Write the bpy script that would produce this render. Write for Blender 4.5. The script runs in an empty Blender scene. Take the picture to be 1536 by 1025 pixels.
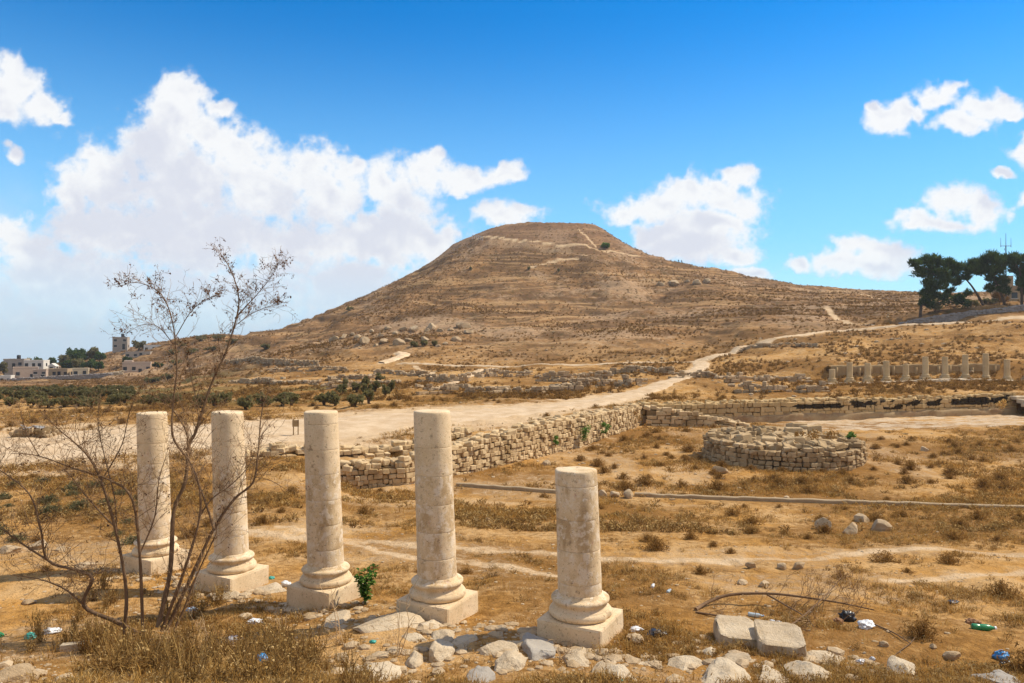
import bpy, math, random
import numpy as np
random.seed(7)
RNG = np.random.default_rng(7)
R = math.radians
SC = bpy.context.scene
COL = SC.collection

# ------------------------------------------------------------------ camera, sky, sun, exposure
EYE = 4.4            # eye height over the ground the columns stand on
FPX, CX, HY = 1100.0, 768.0, 520.0
cam = bpy.data.cameras.new('camera'); camo = bpy.data.objects.new('camera', cam); COL.objects.link(camo)
cam.sensor_width = 36.0; cam.lens = FPX/1536*36.0
camo.location = (0, 0, EYE); camo.rotation_euler = (R(90)+math.atan(7.5/FPX), 0, 0)
cam.clip_start = 0.1; cam.clip_end = 12000
SC.camera = camo

SUN_EL, SUN_AZ = 48.0, 71.0           # azimuth clockwise from +Y
sd = bpy.data.lights.new('sun', 'SUN'); so = bpy.data.objects.new('sun', sd); COL.objects.link(so)
sd.energy = 3.9; sd.angle = R(0.55); sd.color = (1.0, 0.90, 0.72)
so.rotation_euler = (R(90-SUN_EL), 0, R(180-SUN_AZ)); so.location = (60, 30, 90)
SC.view_settings.view_transform = 'Standard'; SC.view_settings.look = 'None'
SC.view_settings.exposure = 0.50; SC.view_settings.gamma = 1.0
SC.view_settings.use_curve_mapping = False
SC.cycles.max_bounces = 6; SC.cycles.diffuse_bounces = 3; SC.cycles.transparent_max_bounces = 8
SC.cycles.use_denoising = True

class NT:
    """small node builder"""
    def __init__(s, tree):
        s.t = tree; s.n = tree.nodes; s.l = tree.links
    def put(s, sock, v):
        if v is None: return
        if isinstance(v, bpy.types.NodeSocket): s.l.new(v, sock)
        else:
            try: sock.default_value = v
            except Exception:
                if sock.type == 'RGBA' and len(v) == 3: sock.default_value = (*v, 1)
                else: raise
    def m(s, op, a, b=None, c=None, clamp=False):
        n = s.n.new('ShaderNodeMath'); n.operation = op; n.use_clamp = clamp
        s.put(n.inputs[0], a); s.put(n.inputs[1], b); s.put(n.inputs[2], c)
        return n.outputs[0]
    def v(s, op, a, b=None, scale=None):
        n = s.n.new('ShaderNodeVectorMath'); n.operation = op
        s.put(n.inputs[0], a); s.put(n.inputs[1], b)
        if scale is not None: s.put(n.inputs['Scale'], scale)
        return n.outputs['Value'] if op in ('LENGTH', 'DOT_PRODUCT', 'DISTANCE') else n.outputs[0]
    def noise(s, vec, scale, detail=4, rough=0.55, dist=0.0, color=False, lac=2.0):
        n = s.n.new('ShaderNodeTexNoise'); s.put(n.inputs['Vector'], vec)
        n.inputs['Scale'].default_value = scale; n.inputs['Detail'].default_value = detail
        n.inputs['Roughness'].default_value = rough; n.inputs['Distortion'].default_value = dist
        n.inputs['Lacunarity'].default_value = lac
        return n.outputs['Color'] if color else n.outputs['Fac']
    def voro(s, vec, scale, feature='F1', rnd=1.0, out='Distance'):
        n = s.n.new('ShaderNodeTexVoronoi'); n.feature = feature; s.put(n.inputs['Vector'], vec)
        n.inputs['Scale'].default_value = scale; n.inputs['Randomness'].default_value = rnd
        return n.outputs[out]
    def rng(s, v, a, b, c=0.0, d=1.0, smooth=True):
        n = s.n.new('ShaderNodeMapRange'); n.interpolation_type = 'SMOOTHSTEP' if smooth else 'LINEAR'
        s.put(n.inputs[0], v)
        for i, q in enumerate((a, b, c, d)): s.put(n.inputs[1+i], q)
        return n.outputs[0]
    def mix(s, f, a, b, mode='MIX'):
        n = s.n.new('ShaderNodeMix'); n.data_type = 'RGBA'; n.blend_type = mode
        s.put(n.inputs[0], f); s.put(n.inputs[6], a); s.put(n.inputs[7], b)
        return n.outputs[2]
    def attr(s, name, out='Fac'):
        n = s.n.new('ShaderNodeAttribute'); n.attribute_name = name
        return n.outputs[out]
    def sep(s, v):
        n = s.n.new('ShaderNodeSeparateXYZ'); s.put(n.inputs[0], v); return n.outputs
    def comb(s, x, y, z):
        n = s.n.new('ShaderNodeCombineXYZ'); s.put(n.inputs[0], x); s.put(n.inputs[1], y); s.put(n.inputs[2], z)
        return n.outputs[0]
    def geo(s, out='Position'):
        return s.n.new('ShaderNodeNewGeometry').outputs[out]
    def tc(s, out='Object'):
        return s.n.new('ShaderNodeTexCoord').outputs[out]

def px_dir(px, py): return ((px-CX)/FPX, (HY-py)/FPX)

# clouds: puffs given by direction (tangent of azimuth, tangent of elevation)
PUFFS = [(272,140,40,36),(262,185,66,52),(238,215,80,62),(310,196,52,44),(352,222,58,44),(170,255,86,64),(134,222,24,20),
 (112,290,54,56),(262,280,130,88),(385,275,88,66),(446,250,60,44),(486,300,60,56),(520,268,24,24),(168,345,112,58),(300,355,150,66),
 (430,372,125,56),(540,375,115,42),(602,304,58,60),(640,262,46,40),(655,238,20,18),(694,270,44,24),(742,260,50,16),(596,352,92,46),(650,358,52,34),
 (560,290,22,30),(210,330,60,40),(322,150,24,14),
 (752,322,64,17),(22,112,50,38),(60,150,46,30),(5,140,42,44),(90,172,18,12),(3,240,18,14),
 (40,372,84,36),(70,408,84,36),(10,350,50,30),
 (1112,262,30,22),(1085,285,44,26),(1050,292,60,30),(1094,304,60,34),(944,312,36,22),(1002,312,60,26),(1070,340,84,28),(1112,376,44,20),(1050,366,86,26),(1132,408,40,14),(1000,348,60,22),
 (1340,166,40,24),(1316,150,17,14),(1400,142,36,20),(1422,130,20,15),(1470,162,52,24),(1442,182,46,20),(1502,170,28,12),(1376,168,26,18),
 (1428,308,48,30),(1470,322,42,24),(1368,330,34,16),(1415,336,76,15),
 (1290,372,46,24),(1334,380,56,26),(1270,396,52,22),(1208,398,24,15),(1312,402,92,20),
 (1532,222,24,28),(1497,262,20,9),(1532,312,20,20),
 (300,446,230,60),(520,432,170,52),(120,436,150,52),(40,470,120,40),(1750,300,120,50),(-180,200,110,60),(-150,330,120,50)]

W = bpy.data.worlds.new('World'); SC.world = W; W.use_nodes = True
def build_world():
    t = W.node_tree; t.nodes.clear(); k = NT(t)
    out = t.nodes.new('ShaderNodeOutputWorld'); bg = t.nodes.new('ShaderNodeBackground')
    sky = t.nodes.new('ShaderNodeTexSky'); sky.sky_type = 'NISHITA'; sky.sun_disc = False
    sky.sun_elevation = R(SUN_EL); sky.sun_rotation = R(SUN_AZ)
    sky.altitude = 700; sky.air_density = 1.15; sky.dust_density = 0.35; sky.ozone_density = 3.0
    hs = t.nodes.new('ShaderNodeHueSaturation'); hs.inputs['Saturation'].default_value = 2.25; hs.inputs['Value'].default_value = 1.12
    hs.inputs['Hue'].default_value = 0.498
    k.put(hs.inputs['Color'], sky.outputs[0])
    dirv = k.tc('Generated'); x, y, z = k.sep(dirv)
    el = k.m('MAXIMUM', z, 0.0)
    tint = k.mix(1.0, hs.outputs[0], (.50, 1.02, 1.13, 1), 'MULTIPLY')
    c = k.mix(k.rng(el, .44, .0, 0, .80), tint, (3.6, 6.7, 9.2, 1))
    c = k.mix(k.rng(el, .16, .0, 0, .30), c, (6.4, 7.9, 9.3, 1))
    # unseen clouds added overhead and behind the viewer as warm fill light
    cl = k.noise(dirv, 3.2, 5, .6)
    cov = k.m('MULTIPLY', k.rng(cl, .40, .56), k.m('MAXIMUM', k.rng(y, .25, -.15), k.m('MULTIPLY', k.rng(z, .62, .80), .8)))
    c = k.mix(k.m('MULTIPLY', cov, k.rng(z, .02, .15)), c, (6.6, 6.1, 5.4, 1))
    k.put(bg.inputs[0], c); bg.inputs[1].default_value = 0.092
    k.l.new(bg.outputs[0], out.inputs[0])
build_world()

# ------------------------------------------------------------------ numeric helpers
def _hash(ix, iy, iz):
    h = (ix.astype(np.int64)*374761393 + iy.astype(np.int64)*668265263 + iz.astype(np.int64)*2147483647) & 0xffffffff
    h = ((h ^ (h >> 13))*1274126177) & 0xffffffff
    h = ((h ^ (h >> 16))*2246822519) & 0xffffffff
    return ((h ^ (h >> 15)) & 0xffff)/65535.0
def vnoise(x, y, z=None):
    x = np.asarray(x, float); y = np.asarray(y, float)
    ix, iy = np.floor(x), np.floor(y); fx, fy = x-ix, y-iy
    fx = fx*fx*fx*(fx*(fx*6-15)+10); fy = fy*fy*fy*(fy*(fy*6-15)+10)
    if z is None:
        o = np.zeros_like(ix)
        a, b, c, d = _hash(ix,iy,o), _hash(ix+1,iy,o), _hash(ix,iy+1,o), _hash(ix+1,iy+1,o)
        return (a*(1-fx)+b*fx)*(1-fy) + (c*(1-fx)+d*fx)*fy
    z = np.asarray(z, float); iz = np.floor(z); fz = z-iz; fz = fz*fz*(3-2*fz)
    r = 0
    for k in (0, 1):
        a, b, c, d = _hash(ix,iy,iz+k), _hash(ix+1,iy,iz+k), _hash(ix,iy+1,iz+k), _hash(ix+1,iy+1,iz+k)
        r = r + ((a*(1-fx)+b*fx)*(1-fy) + (c*(1-fx)+d*fx)*fy)*(fz if k else 1-fz)
    return r
def fbm(x, y, z=None, o=4, g=.5):
    s = 0; a = 1; t = 0
    for i in range(o):
        s = s + a*vnoise(x*2**i+17.3*i, y*2**i-9.1*i, None if z is None else z*2**i+5.7*i); t += a; a *= g
    return s/t
def sstep(x, a, b):
    t = np.clip((x-a)/(b-a), 0, 1); return t*t*(3-2*t)
def pchip(xk, yk, x):
    xk = np.asarray(xk, float); yk = np.asarray(yk, float)
    h = np.diff(xk); dl = np.diff(yk, axis=0)/(h if yk.ndim == 1 else h[:, None])
    m = np.zeros_like(yk)
    p = dl[:-1]*dl[1:]
    hm = np.where(p > 0, 2*p/np.where(np.abs(dl[:-1]+dl[1:]) < 1e-12, 1, dl[:-1]+dl[1:]), 0)
    m[1:-1] = hm; m[0] = dl[0]; m[-1] = dl[-1]
    i = np.clip(np.searchsorted(xk, x)-1, 0, len(h)-1)
    t = np.clip((x-xk[i])/h[i], 0, 1)
    hh = h[i]
    if yk.ndim > 1: t = t[:, None]; hh = hh[:, None]
    return (2*t**3-3*t**2+1)*yk[i] + (t**3-2*t**2+t)*hh*m[i] + (-2*t**3+3*t**2)*yk[i+1] + (t**3-t**2)*hh*m[i+1]

# ------------------------------------------------------------------ the lie of the land (heights relative to the eye)
NL = [(1,-1.7),(4,-2.3),(6.6,-3.1),(8,-3.55),(9.5,-4.0),(11,-4.28),(13,-4.42),(14.7,-4.5)]
NR = [(1,-1.7),(4,-2.5),(6.6,-3.3),(9,-3.9),(10.2,-4.0),(11.4,-4.16),(14.7,-4.5)]
TR = {
 -900: NL+[(20,-4.8),(26,-5),(32,-4.8),(44,-4.5),(58,-5.4),(80,-6.2),(110,-7.5),(150,-9.3),(200,-10.6),(245,-11.4),(290,-10.5),(350,-12),(600,-45),(3000,-260)],
 0: NL+[(20,-4.8),(26,-5),(32,-4.8),(44,-4.5),(58,-5.4),(80,-6.2),(110,-7.5),(150,-9.3),(200,-10.6),(245,-11.4),(290,-10.4),(350,-12),(600,-45),(3000,-260)],
 100: NL+[(20,-4.8),(26,-5),(32,-4.8),(44,-4.5),(58,-5.3),(80,-6.1),(110,-7.3),(150,-9),(200,-10.2),(245,-10.5),(290,-7),(330,-7.5),(600,-40),(3000,-260)],
 200: NL+[(20,-4.8),(26,-5),(32,-4.75),(44,-4.5),(58,-5.2),(80,-6),(110,-7.2),(150,-8.6),(190,-9.6),(240,-9),(275,-5),(310,-.6),(340,-.5),(600,-30),(3000,-260)],
 330: NL+[(20,-4.8),(26,-5),(32,-4.75),(44,-4.5),(58,-4.8),(80,-5.5),(110,-6),(150,-6),(200,-4.5),(250,-1),(310,4.8),(340,4.5),(600,-25),(3000,-260)],
 430: NL+[(20,-4.8),(26,-5),(32,-4.75),(44,-4.45),(66,-4.9),(85,-5.2),(110,-5),(150,-3.7),(180,-2.2),(230,0),(300,2.5),(360,2),(600,-25),(3000,-260)],
 560: NR+[(20,-4.95),(24,-5.35),(28,-5.8),(30.5,-5.95),(33,-5.2),(36,-4.75),(44,-4.45),(60,-4.45),(85,-4.5),(110,-4.2),(140,-2.8),(170,-1.5),(220,0),(300,0),(600,-25),(3000,-260)],
 640: NR+[(20,-4.9),(26,-5.6),(30,-5.95),(33,-5.7),(36,-4.9),(40,-4.5),(60,-4.4),(85,-4.4),(110,-4.0),(140,-2.6),(170,-1.3),(220,0),(300,0),(600,-25),(3000,-260)],
 820: NR+[(18,-4.85),(22,-5.3),(26,-5.7),(30,-6),(34,-5.9),(42,-4.6),(55,-4.4),(66,-4.35),(90,-4.1),(117,-3.2),(147,-2),(200,0),(300,2),(600,-25),(3000,-260)],
 1050: NR+[(18,-4.85),(22,-5.3),(26,-5.7),(30,-6),(34,-5.9),(50,-4.6),(66,-4.2),(88,-3.4),(110,-2.4),(125,-1),(147,.8),(190,8.3),(240,19),(290,28),(330,32.5),(360,33),(450,20),(700,-20),(3000,-260)],
 1130: NR+[(18,-4.85),(22,-5.3),(26,-5.7),(30,-6),(34,-5.9),(50,-4.6),(66,-4.2),(88,-3.6),(110,-1.5),(125,.2),(147,3.5),(190,9.5),(240,18),(290,25.5),(320,28.5),(345,28),(450,18),(700,-20),(3000,-260)],
 1250: NR+[(18,-4.85),(22,-5.3),(26,-5.7),(30,-6),(34,-5.9),(50,-4.6),(66,-4.2),(81,-4.05),(87,-3.9),(89,-2.4),(110,-.5),(125,1.9),(140,3.4),(170,7),(220,14),(280,21),(310,24.5),(340,24),(450,15),(700,-25),(3000,-260)],
 1400: NR+[(18,-4.85),(22,-5.3),(26,-5.7),(30,-6),(34,-5.9),(50,-4.6),(66,-4.2),(81,-3.95),(87,-3.8),(89,-2.2),(95,-1.6),(117,1.5),(133,3.9),(142,4.6),(144,6.6),(170,8.5),(220,14),(280,20.3),(310,22),(450,12),(700,-25),(3000,-260)],
 1536: NR+[(18,-4.85),(22,-5.3),(26,-5.7),(30,-6),(34,-5.9),(50,-4.6),(66,-4.1),(81,-3.9),(87,-3.8),(89,-2.1),(95,-1.2),(117,2.8),(132,5.3),(140,6.7),(143,8.3),(170,10),(220,15),(280,20),(450,12),(700,-25),(3000,-260)],
}
TR[2400] = TR[1536]
_us = sorted(TR); _NV, _NU = 900, 700
_v = np.linspace(0, math.log(3000), _NV)
_tab = np.array([pchip([math.log(d) for d, _ in TR[u]], [z for _, z in TR[u]], _v) for u in _us])
_ug = np.linspace(-900, 2400, _NU)
_T = pchip(np.array(_us, float), _tab, _ug)

WALL_L = [(-7.6,31.0),(-4.6,31.9),(-2.6,34.4),(.42,38.4),(4.5,44.5),(9.9,56)]
WALL_F = [(9.9,56),(20,58.6),(32,61.6),(44.5,65.0)]
def _behind(pts, o):
    p = np.array(pts); T = np.gradient(p, axis=0); T /= np.linalg.norm(T, axis=1)[:,None]; return [tuple(q) for q in p+np.stack([-T[:,1], T[:,0]], 1)*o]
POOL = np.array(_behind(WALL_L + WALL_F[1:], .5) + [(60,62),(60,25),(26,27.2),(10,28.6),(0,29.6),(-7.4,29.6)])
def in_poly(x, y, P):
    r = np.zeros(np.shape(x), bool)
    n = len(P); j = n-1
    for i in range(n):
        xi, yi = P[i]; xj, yj = P[j]
        c = ((yi > y) != (yj > y)) & (x < (xj-xi)*(y-yi)/((yj-yi) if yj != yi else 1e-9)+xi)
        r ^= c; j = i
    return r
def seg_dist(x, y, pts):
    d = np.full(np.shape(x), 1e9)
    for (ax, ay), (bx, by) in zip(pts[:-1], pts[1:]):
        L = (bx-ax)**2+(by-ay)**2+1e-12
        t = np.clip(((x-ax)*(bx-ax)+(y-ay)*(by-ay))/L, 0, 1)
        d = np.minimum(d, np.hypot(x-ax-t*(bx-ax), y-ay-t*(by-ay)))
    return d

HX, HYY = 16.0, 337.0
PL = [(0,53),(27,52.6),(29,52),(31,51),(43,45.4),(55,36.8),(67.5,29.4),(80,23.9),(92,17.5),(107,10.7),(120,6.1),(135,3),(150,-3),(180,-16),(260,-45),(600,-120)]
PR = [(0,53),(24,52.6),(26,51.2),(36.8,43.5),(52,37.4),(67.5,34.0),(86,30.5),(104,27),(129,22),(147,18),(180,8),(260,-14),(600,-60)]
PF = [(0,53),(29,52.4),(33,50),(45,42.5),(60,33.5),(80,24.5),(100,17.5),(140,7.5),(180,2.0),(215,-6),(300,-40),(600,-120)]
def hill_z(x, y):
    dx, dy = x-HX, y-HYY
    r = np.hypot(dx, dy)
    a = np.degrees(np.arctan2(dx, -dy))          # 0 to the front, + right
    rr = r*(1+.05*(fbm(np.cos(np.radians(a))*3+9, np.sin(np.radians(a))*3+4, o=3)-.5))
    f = pchip(*zip(*PF), rr); l = pchip(*zip(*PL), rr); q = pchip(*zip(*PR), rr)
    wl = sstep(-a, 10, 50); wr = sstep(a, 35, 85)
    an = np.radians(a); g1 = vnoise(np.cos(an)*7+3, np.sin(an)*7+r*.006); g2 = fbm(x*.045+7, y*.045, o=4)
    gul = -np.abs(g1-.5)*-5.0-1.2+(g2-.5)*5.0
    return f*(1-wl-wr) + l*wl + q*wr + gul*sstep(r, 32, 70)*(1-sstep(r, 150, 220))
def terrace(z, per, x, y, mixv, nz=1.0):
    n = (fbm(x*.03, y*.03, o=3)-.5)*per*2.2*nz
    t = (z+n)/per; fl = np.floor(t); fr = t-fl
    st = fl + sstep(fr, .62, .98)
    return z + (st-t+.3)*per*mixv
KERB = None
def land(x, y, fine=True, want_hill=False):
    x = np.asarray(x, float); y = np.asarray(y, float)
    yy = np.maximum(y, 1.0)
    u = np.clip(x/yy*FPX+CX, -899, 2399); v = np.log(np.clip(yy, 1, 2999))
    fu = (u+900)/3300*(_NU-1); fv = v/math.log(3000)*(_NV-1)
    i = np.clip(fu.astype(int), 0, _NU-2); j = np.clip(fv.astype(int), 0, _NV-2)
    a, b = fu-i, fv-j
    z = (_T[i,j]*(1-a)+_T[i+1,j]*a)*(1-b) + (_T[i,j+1]*(1-a)+_T[i+1,j+1]*a)*b
    far = sstep(y, 85, 130)
    z = terrace(z, 1.7, x, y, .55*far)
    h = hill_z(x, y)
    hm = h > z
    h = terrace(h, 2.6, x, y, .55*sstep(52.6-h, 3, 8)*sstep(fbm(x*.02+3, y*.02, o=3), .32, .62), 1.6)
    k = 1.2
    d = np.clip(.5+.5*(h-z)/k, 0, 1)
    z = z*(1-d)+h*d + k*d*(1-d)
    inp = in_poly(x, y, POOL)
    z = np.where(inp, np.minimum(z, -6.0), z)
    if fine:
        kd = np.ones_like(z)
        for L_k in (KERB or ()): kd = np.minimum(kd, sstep(seg_dist(x, y, [L_k[0], L_k[-1]]), .25, 1.6))
        z0 = z; z = z + (fbm(x*.12, y*.12, o=3)-.5)*np.clip(.18+y*.004, .1, 1.6)*np.where(inp, .5, 1)
        z = z + (fbm(x*1.1+40, y*1.1, o=4, g=.55)-.5)*np.clip(.16+y*.0016, .12, .7)
        z = z0+(z-z0)*kd
    if want_hill: return z+EYE, hm
    return z+EYE
def land1(x, y): return float(land(np.array([x]), np.array([y]))[0])
_ds = np.exp(np.linspace(math.log(4), math.log(800), 2600))
def hit(px, py, dmin=4.0):
    """world point where the line of sight of a place in the photograph meets the land"""
    tx, tz = (px-CX)/FPX, (HY-py)/FPX
    z = land(tx*_ds, _ds)
    ok = (EYE+tz*_ds < z) & (_ds > dmin)
    d = _ds[np.argmax(ok)] if ok.any() else 300.0
    return np.array([tx*d, d, land1(tx*d, d)])
def P3(px, py, D): return np.array([(px-CX)/FPX*D, D, EYE+(HY-py)/FPX*D])

_k = [tuple(hit(x, y)[:2]) for x, y in ((686,731),(884,743),(952,745),(1690,770))]
KERB = [[_k[0], ((_k[0][0]+_k[1][0])/2, (_k[0][1]+_k[1][1])/2), _k[1]], [tuple(np.array(_k[2])*(1-t)+np.array(_k[3])*t) for t in np.linspace(0, 1, 8)]]

# ------------------------------------------------------------------ mesh helpers
def wall_black(V, o):
    out = np.zeros(len(V)); x = V[:,0]+o[0]; y = V[:,1]+o[1]; z = V[:,2]+o[2]-EYE
    px = x/np.maximum(y, 1)*FPX+CX
    nz = fbm(x*1.1, z*2.2+y*.3, o=4)
    for a, b, zl, zh in ((1196,1212,-4.95,-4.65),(1214,1236,-5.0,-4.56),(1237,1263,-5.05,-4.55),(1277,1301,-5.05,-4.5),(1300,1354,-5.2,-4.93),(1308,1342,-4.85,-4.55),(1358,1382,-4.9,-4.5),(1392,1412,-5.0,-4.56),(1428,1484,-5.08,-4.48),(1488,1509,-4.95,-4.45)):
        f = np.minimum(np.minimum(px-a+3, b+3-px)/7, np.minimum(z-zl+.06, zh+.06-z)/.14)
        out = np.maximum(out, sstep(np.clip(f, 0, 1)+(nz-.5)*2.0, .22, .45)*(f > -.2))
    return out
def mesh(name, V, F, mat, parent=None, smooth=False, tone=None, attrs=None, loc=None, rotz=None):
    me = bpy.data.meshes.new(name)
    V = np.asarray(V, np.float32); F = [np.asarray(f, np.int32) for f in F if len(f)]
    me.vertices.add(len(V)); me.vertices.foreach_set('co', V.ravel())
    nl = sum(f.size for f in F); npoly = sum(len(f) for f in F)
    me.loops.add(nl); me.loops.foreach_set('vertex_index', np.concatenate([f.ravel() for f in F]))
    me.polygons.add(npoly)
    tot = np.concatenate([np.full(len(f), f.shape[1], np.int32) for f in F])
    st = np.concatenate([[0], np.cumsum(tot)[:-1]]).astype(np.int32)
    me.polygons.foreach_set('loop_start', st); me.polygons.foreach_set('loop_total', tot)
    me.polygons.foreach_set('use_smooth', np.full(npoly, smooth, bool))
    if tone is not None: (attrs := dict(attrs or {}))['tone'] = tone
    for k, a in (attrs or {}).items():
        at = me.attributes.new(k, 'FLOAT', 'POINT'); at.data.foreach_set('value', np.asarray(a, np.float32))
    me.update(calc_edges=True)
    if mat: me.materials.append(mat)
    o = bpy.data.objects.new(name, me); COL.objects.link(o)
    if parent: o.parent = parent
    if loc is not None: o.location = loc
    if rotz is not None: o.rotation_euler = (0, 0, rotz)
    return o
def thing(name, label, cat, loc=(0,0,0), rotz=0, group=None):
    o = bpy.data.objects.new(name, None); COL.objects.link(o); o.empty_display_size = .2
    o.location = loc; o.rotation_euler = (0, 0, rotz)
    return tag(o, label, cat, group)
def tag(o, label, cat, group=None, kind=None):
    if label: o['label'] = label
    if cat: o['category'] = cat
    if group: o['group'] = group
    if kind: o['kind'] = kind
    return o
class MB:
    """collects pieces into one mesh"""
    def __init__(s): s.V = []; s.F = {}; s.T = []; s.n = 0
    def add(s, V, F, tone=.5):
        V = np.asarray(V, float)
        for f in F:
            f = np.asarray(f)
            if len(f): s.F.setdefault(f.shape[1], []).append(f+s.n)
        s.V.append(V); s.T.append(np.broadcast_to(np.asarray(tone, float), (len(V),))); s.n += len(V)
    def build(s, name, mat, parent=None, smooth=False, loc=None, rotz=None):
        if not s.V: return None
        return mesh(name, np.concatenate(s.V), [np.concatenate(f) for f in s.F.values()], mat, parent, smooth, np.concatenate(s.T), None, loc, rotz)
def chamfer_box():
    V = []; idx = {}
    cs = [(sx,sy,sz) for sx in (-1,1) for sy in (-1,1) for sz in (-1,1)]
    for c in cs:
        for k in range(3):
            idx[c,k] = len(V); V.append((c, k))
    Q, Tt = [], []
    for k in range(3):
        o = [a for a in range(3) if a != k]
        for s in (-1, 1):
            f = []
            for a, b in ((-1,-1),(1,-1),(1,1),(-1,1)):
                c = [0,0,0]; c[k] = s; c[o[0]] = a; c[o[1]] = b; f.append(idx[tuple(c),k])
            Q.append(f)
    for m_ in range(3):
        o = [a for a in range(3) if a != m_]
        for a in (-1,1):
            for b in (-1,1):
                c1 = [0,0,0]; c1[m_] = -1; c1[o[0]] = a; c1[o[1]] = b; c2 = list(c1); c2[m_] = 1
                c1, c2 = tuple(c1), tuple(c2)
                Q.append([idx[c1,o[0]], idx[c2,o[0]], idx[c2,o[1]], idx[c1,o[1]]])
    for c in cs: Tt.append([idx[c,0], idx[c,1], idx[c,2]])
    C = np.array([v[0] for v in V], float); K = np.array([v[1] for v in V])
    def co(ch):
        X = C*(1-ch); X[np.arange(24), K] = C[np.arange(24), K]; return X
    X = co(.2)
    fix = lambda L: np.array([f if np.dot(np.cross(X[f[1]]-X[f[0]], X[f[2]]-X[f[0]]), X[f].mean(0)) > 0 else f[::-1] for f in L])
    return co, fix(Q), fix(Tt)
_cco, _cq, _ct = chamfer_box()
def cbox(mb, c, half, rotz=0, ch=.15, jit=0.0, tone=.5, tilt=None):
    half = np.asarray(half, float)
    X = C = _cco(0)
    m = min(half); K = np.repeat(np.arange(1), 1)
    X = _cco(1.0); S = np.sign(_cco(.5))
    V = S*half
    inset = ch*m
    kk = np.tile(np.arange(3), 8)
    for a in range(3):
        mask = kk != a
        V[mask, a] = S[mask, a]*(half[a]-inset)
    if jit: V = V + (RNG.random((8,3)).repeat(3, 0)-.5)*2*jit*half + (RNG.random(V.shape)-.5)*jit*m*.8
    if tilt is not None:
        ax, ay = tilt
        ca, sa = math.cos(ax), math.sin(ax); V = V @ np.array([[1,0,0],[0,ca,sa],[0,-sa,ca]])
        ca, sa = math.cos(ay), math.sin(ay); V = V @ np.array([[ca,0,-sa],[0,1,0],[sa,0,ca]])
    c_, s_ = math.cos(rotz), math.sin(rotz)
    V = V @ np.array([[c_, s_, 0], [-s_, c_, 0], [0, 0, 1]])
    mb.add(V+np.asarray(c), [_cq, _ct], tone)
def box(mb, c, half, rotz=0, tone=.5): cbox(mb, c, half, rotz, .02, 0, tone)
def tube(mb, pts, rads, n=6, tone=.5, cap=True):
    pts = np.asarray(pts, float); rads = np.broadcast_to(np.asarray(rads, float), (len(pts),))
    T = np.gradient(pts, axis=0); T /= np.linalg.norm(T, axis=1)[:, None]+1e-9
    ref = np.array([.31,.87,.38]) if abs(T[0] @ np.array([.31,.87,.38])) < .9 else np.array([1.,0,0])
    A = np.cross(T, ref); A /= np.linalg.norm(A, axis=1)[:, None]+1e-9; B = np.cross(T, A)
    an = np.arange(n)*2*math.pi/n
    V = pts[:,None]+rads[:,None,None]*(np.cos(an)[None,:,None]*A[:,None]+np.sin(an)[None,:,None]*B[:,None])
    m = len(pts); V = V.reshape(-1,3)
    i, j = np.meshgrid(np.arange(m-1), np.arange(n), indexing='ij')
    q = np.stack([i*n+j, i*n+(j+1)%n, (i+1)*n+(j+1)%n, (i+1)*n+j], -1).reshape(-1,4)
    F = [q]
    if cap and n > 3:
        F += [np.array([list(range(n))]), np.array([[(m-1)*n+k for k in range(n)][::-1]])]
    mb.add(V, F, tone)
def crom(pts, k=6):
    p = np.asarray(pts, float); p = np.vstack([2*p[0]-p[1], p, 2*p[-1]-p[-2]]); out = []
    for i in range(1, len(p)-2):
        for t in np.arange(k)/k:
            out.append(.5*(2*p[i]+(p[i+1]-p[i-1])*t+(2*p[i-1]-5*p[i]+4*p[i+1]-p[i+2])*t*t+(3*p[i]-p[i-1]-3*p[i+1]+p[i+2])*t**3))
    out.append(p[-2]); return np.array(out)
def lathe(mb, prof, n=48, tone=.5, caps=True, fn=None):
    prof = np.asarray(prof, float); m = len(prof); an = np.arange(n)*2*math.pi/n
    V = np.stack([prof[:,None,0]*np.cos(an), prof[:,None,0]*np.sin(an), np.broadcast_to(prof[:,None,1], (m,n))], -1).reshape(-1,3)
    if fn is not None: V = fn(V)
    i, j = np.meshgrid(np.arange(m-1), np.arange(n), indexing='ij')
    q = np.stack([i*n+j, i*n+(j+1)%n, (i+1)*n+(j+1)%n, (i+1)*n+j], -1).reshape(-1,4)
    F = [q]
    if caps: F += [np.array([list(range(n))[::-1]]), np.array([[(m-1)*n+k for k in range(n)]])]
    mb.add(V, F, tone)
import bmesh
def ico(sub):
    b = bmesh.new(); bmesh.ops.create_icosphere(b, subdivisions=sub, radius=1)
    V = np.array([v.co[:] for v in b.verts]); b.verts.index_update()
    F = np.array([[v.index for v in f.verts] for f in b.faces]); b.free(); return V, F
ICO = {s: ico(s) for s in (1,2,3,4,5)}
def rock_v(sub, half, square=.5, rough=.18, seed=0, freq=1.6):
    V, F = ICO[sub]
    n = np.sign(V)*np.abs(V)**(1-.62*square); n = n/np.max(np.abs(n), axis=1)[:,None]*square + V*(1-square)
    s = seed*7.31
    d = fbm(n[:,0]*freq+s, n[:,1]*freq-s, n[:,2]*freq+2*s, o=3 if sub < 4 else 5, g=.55)-.5
    d2 = np.floor((fbm(n[:,0]*1.1-s, n[:,1]*1.1+s, n[:,2]*1.1, o=2))*6)/6-.5
    W_ = n*(1+rough*1.7*d+rough*.7*d2)[:,None]
    return W_*np.asarray(half, float), F

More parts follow.
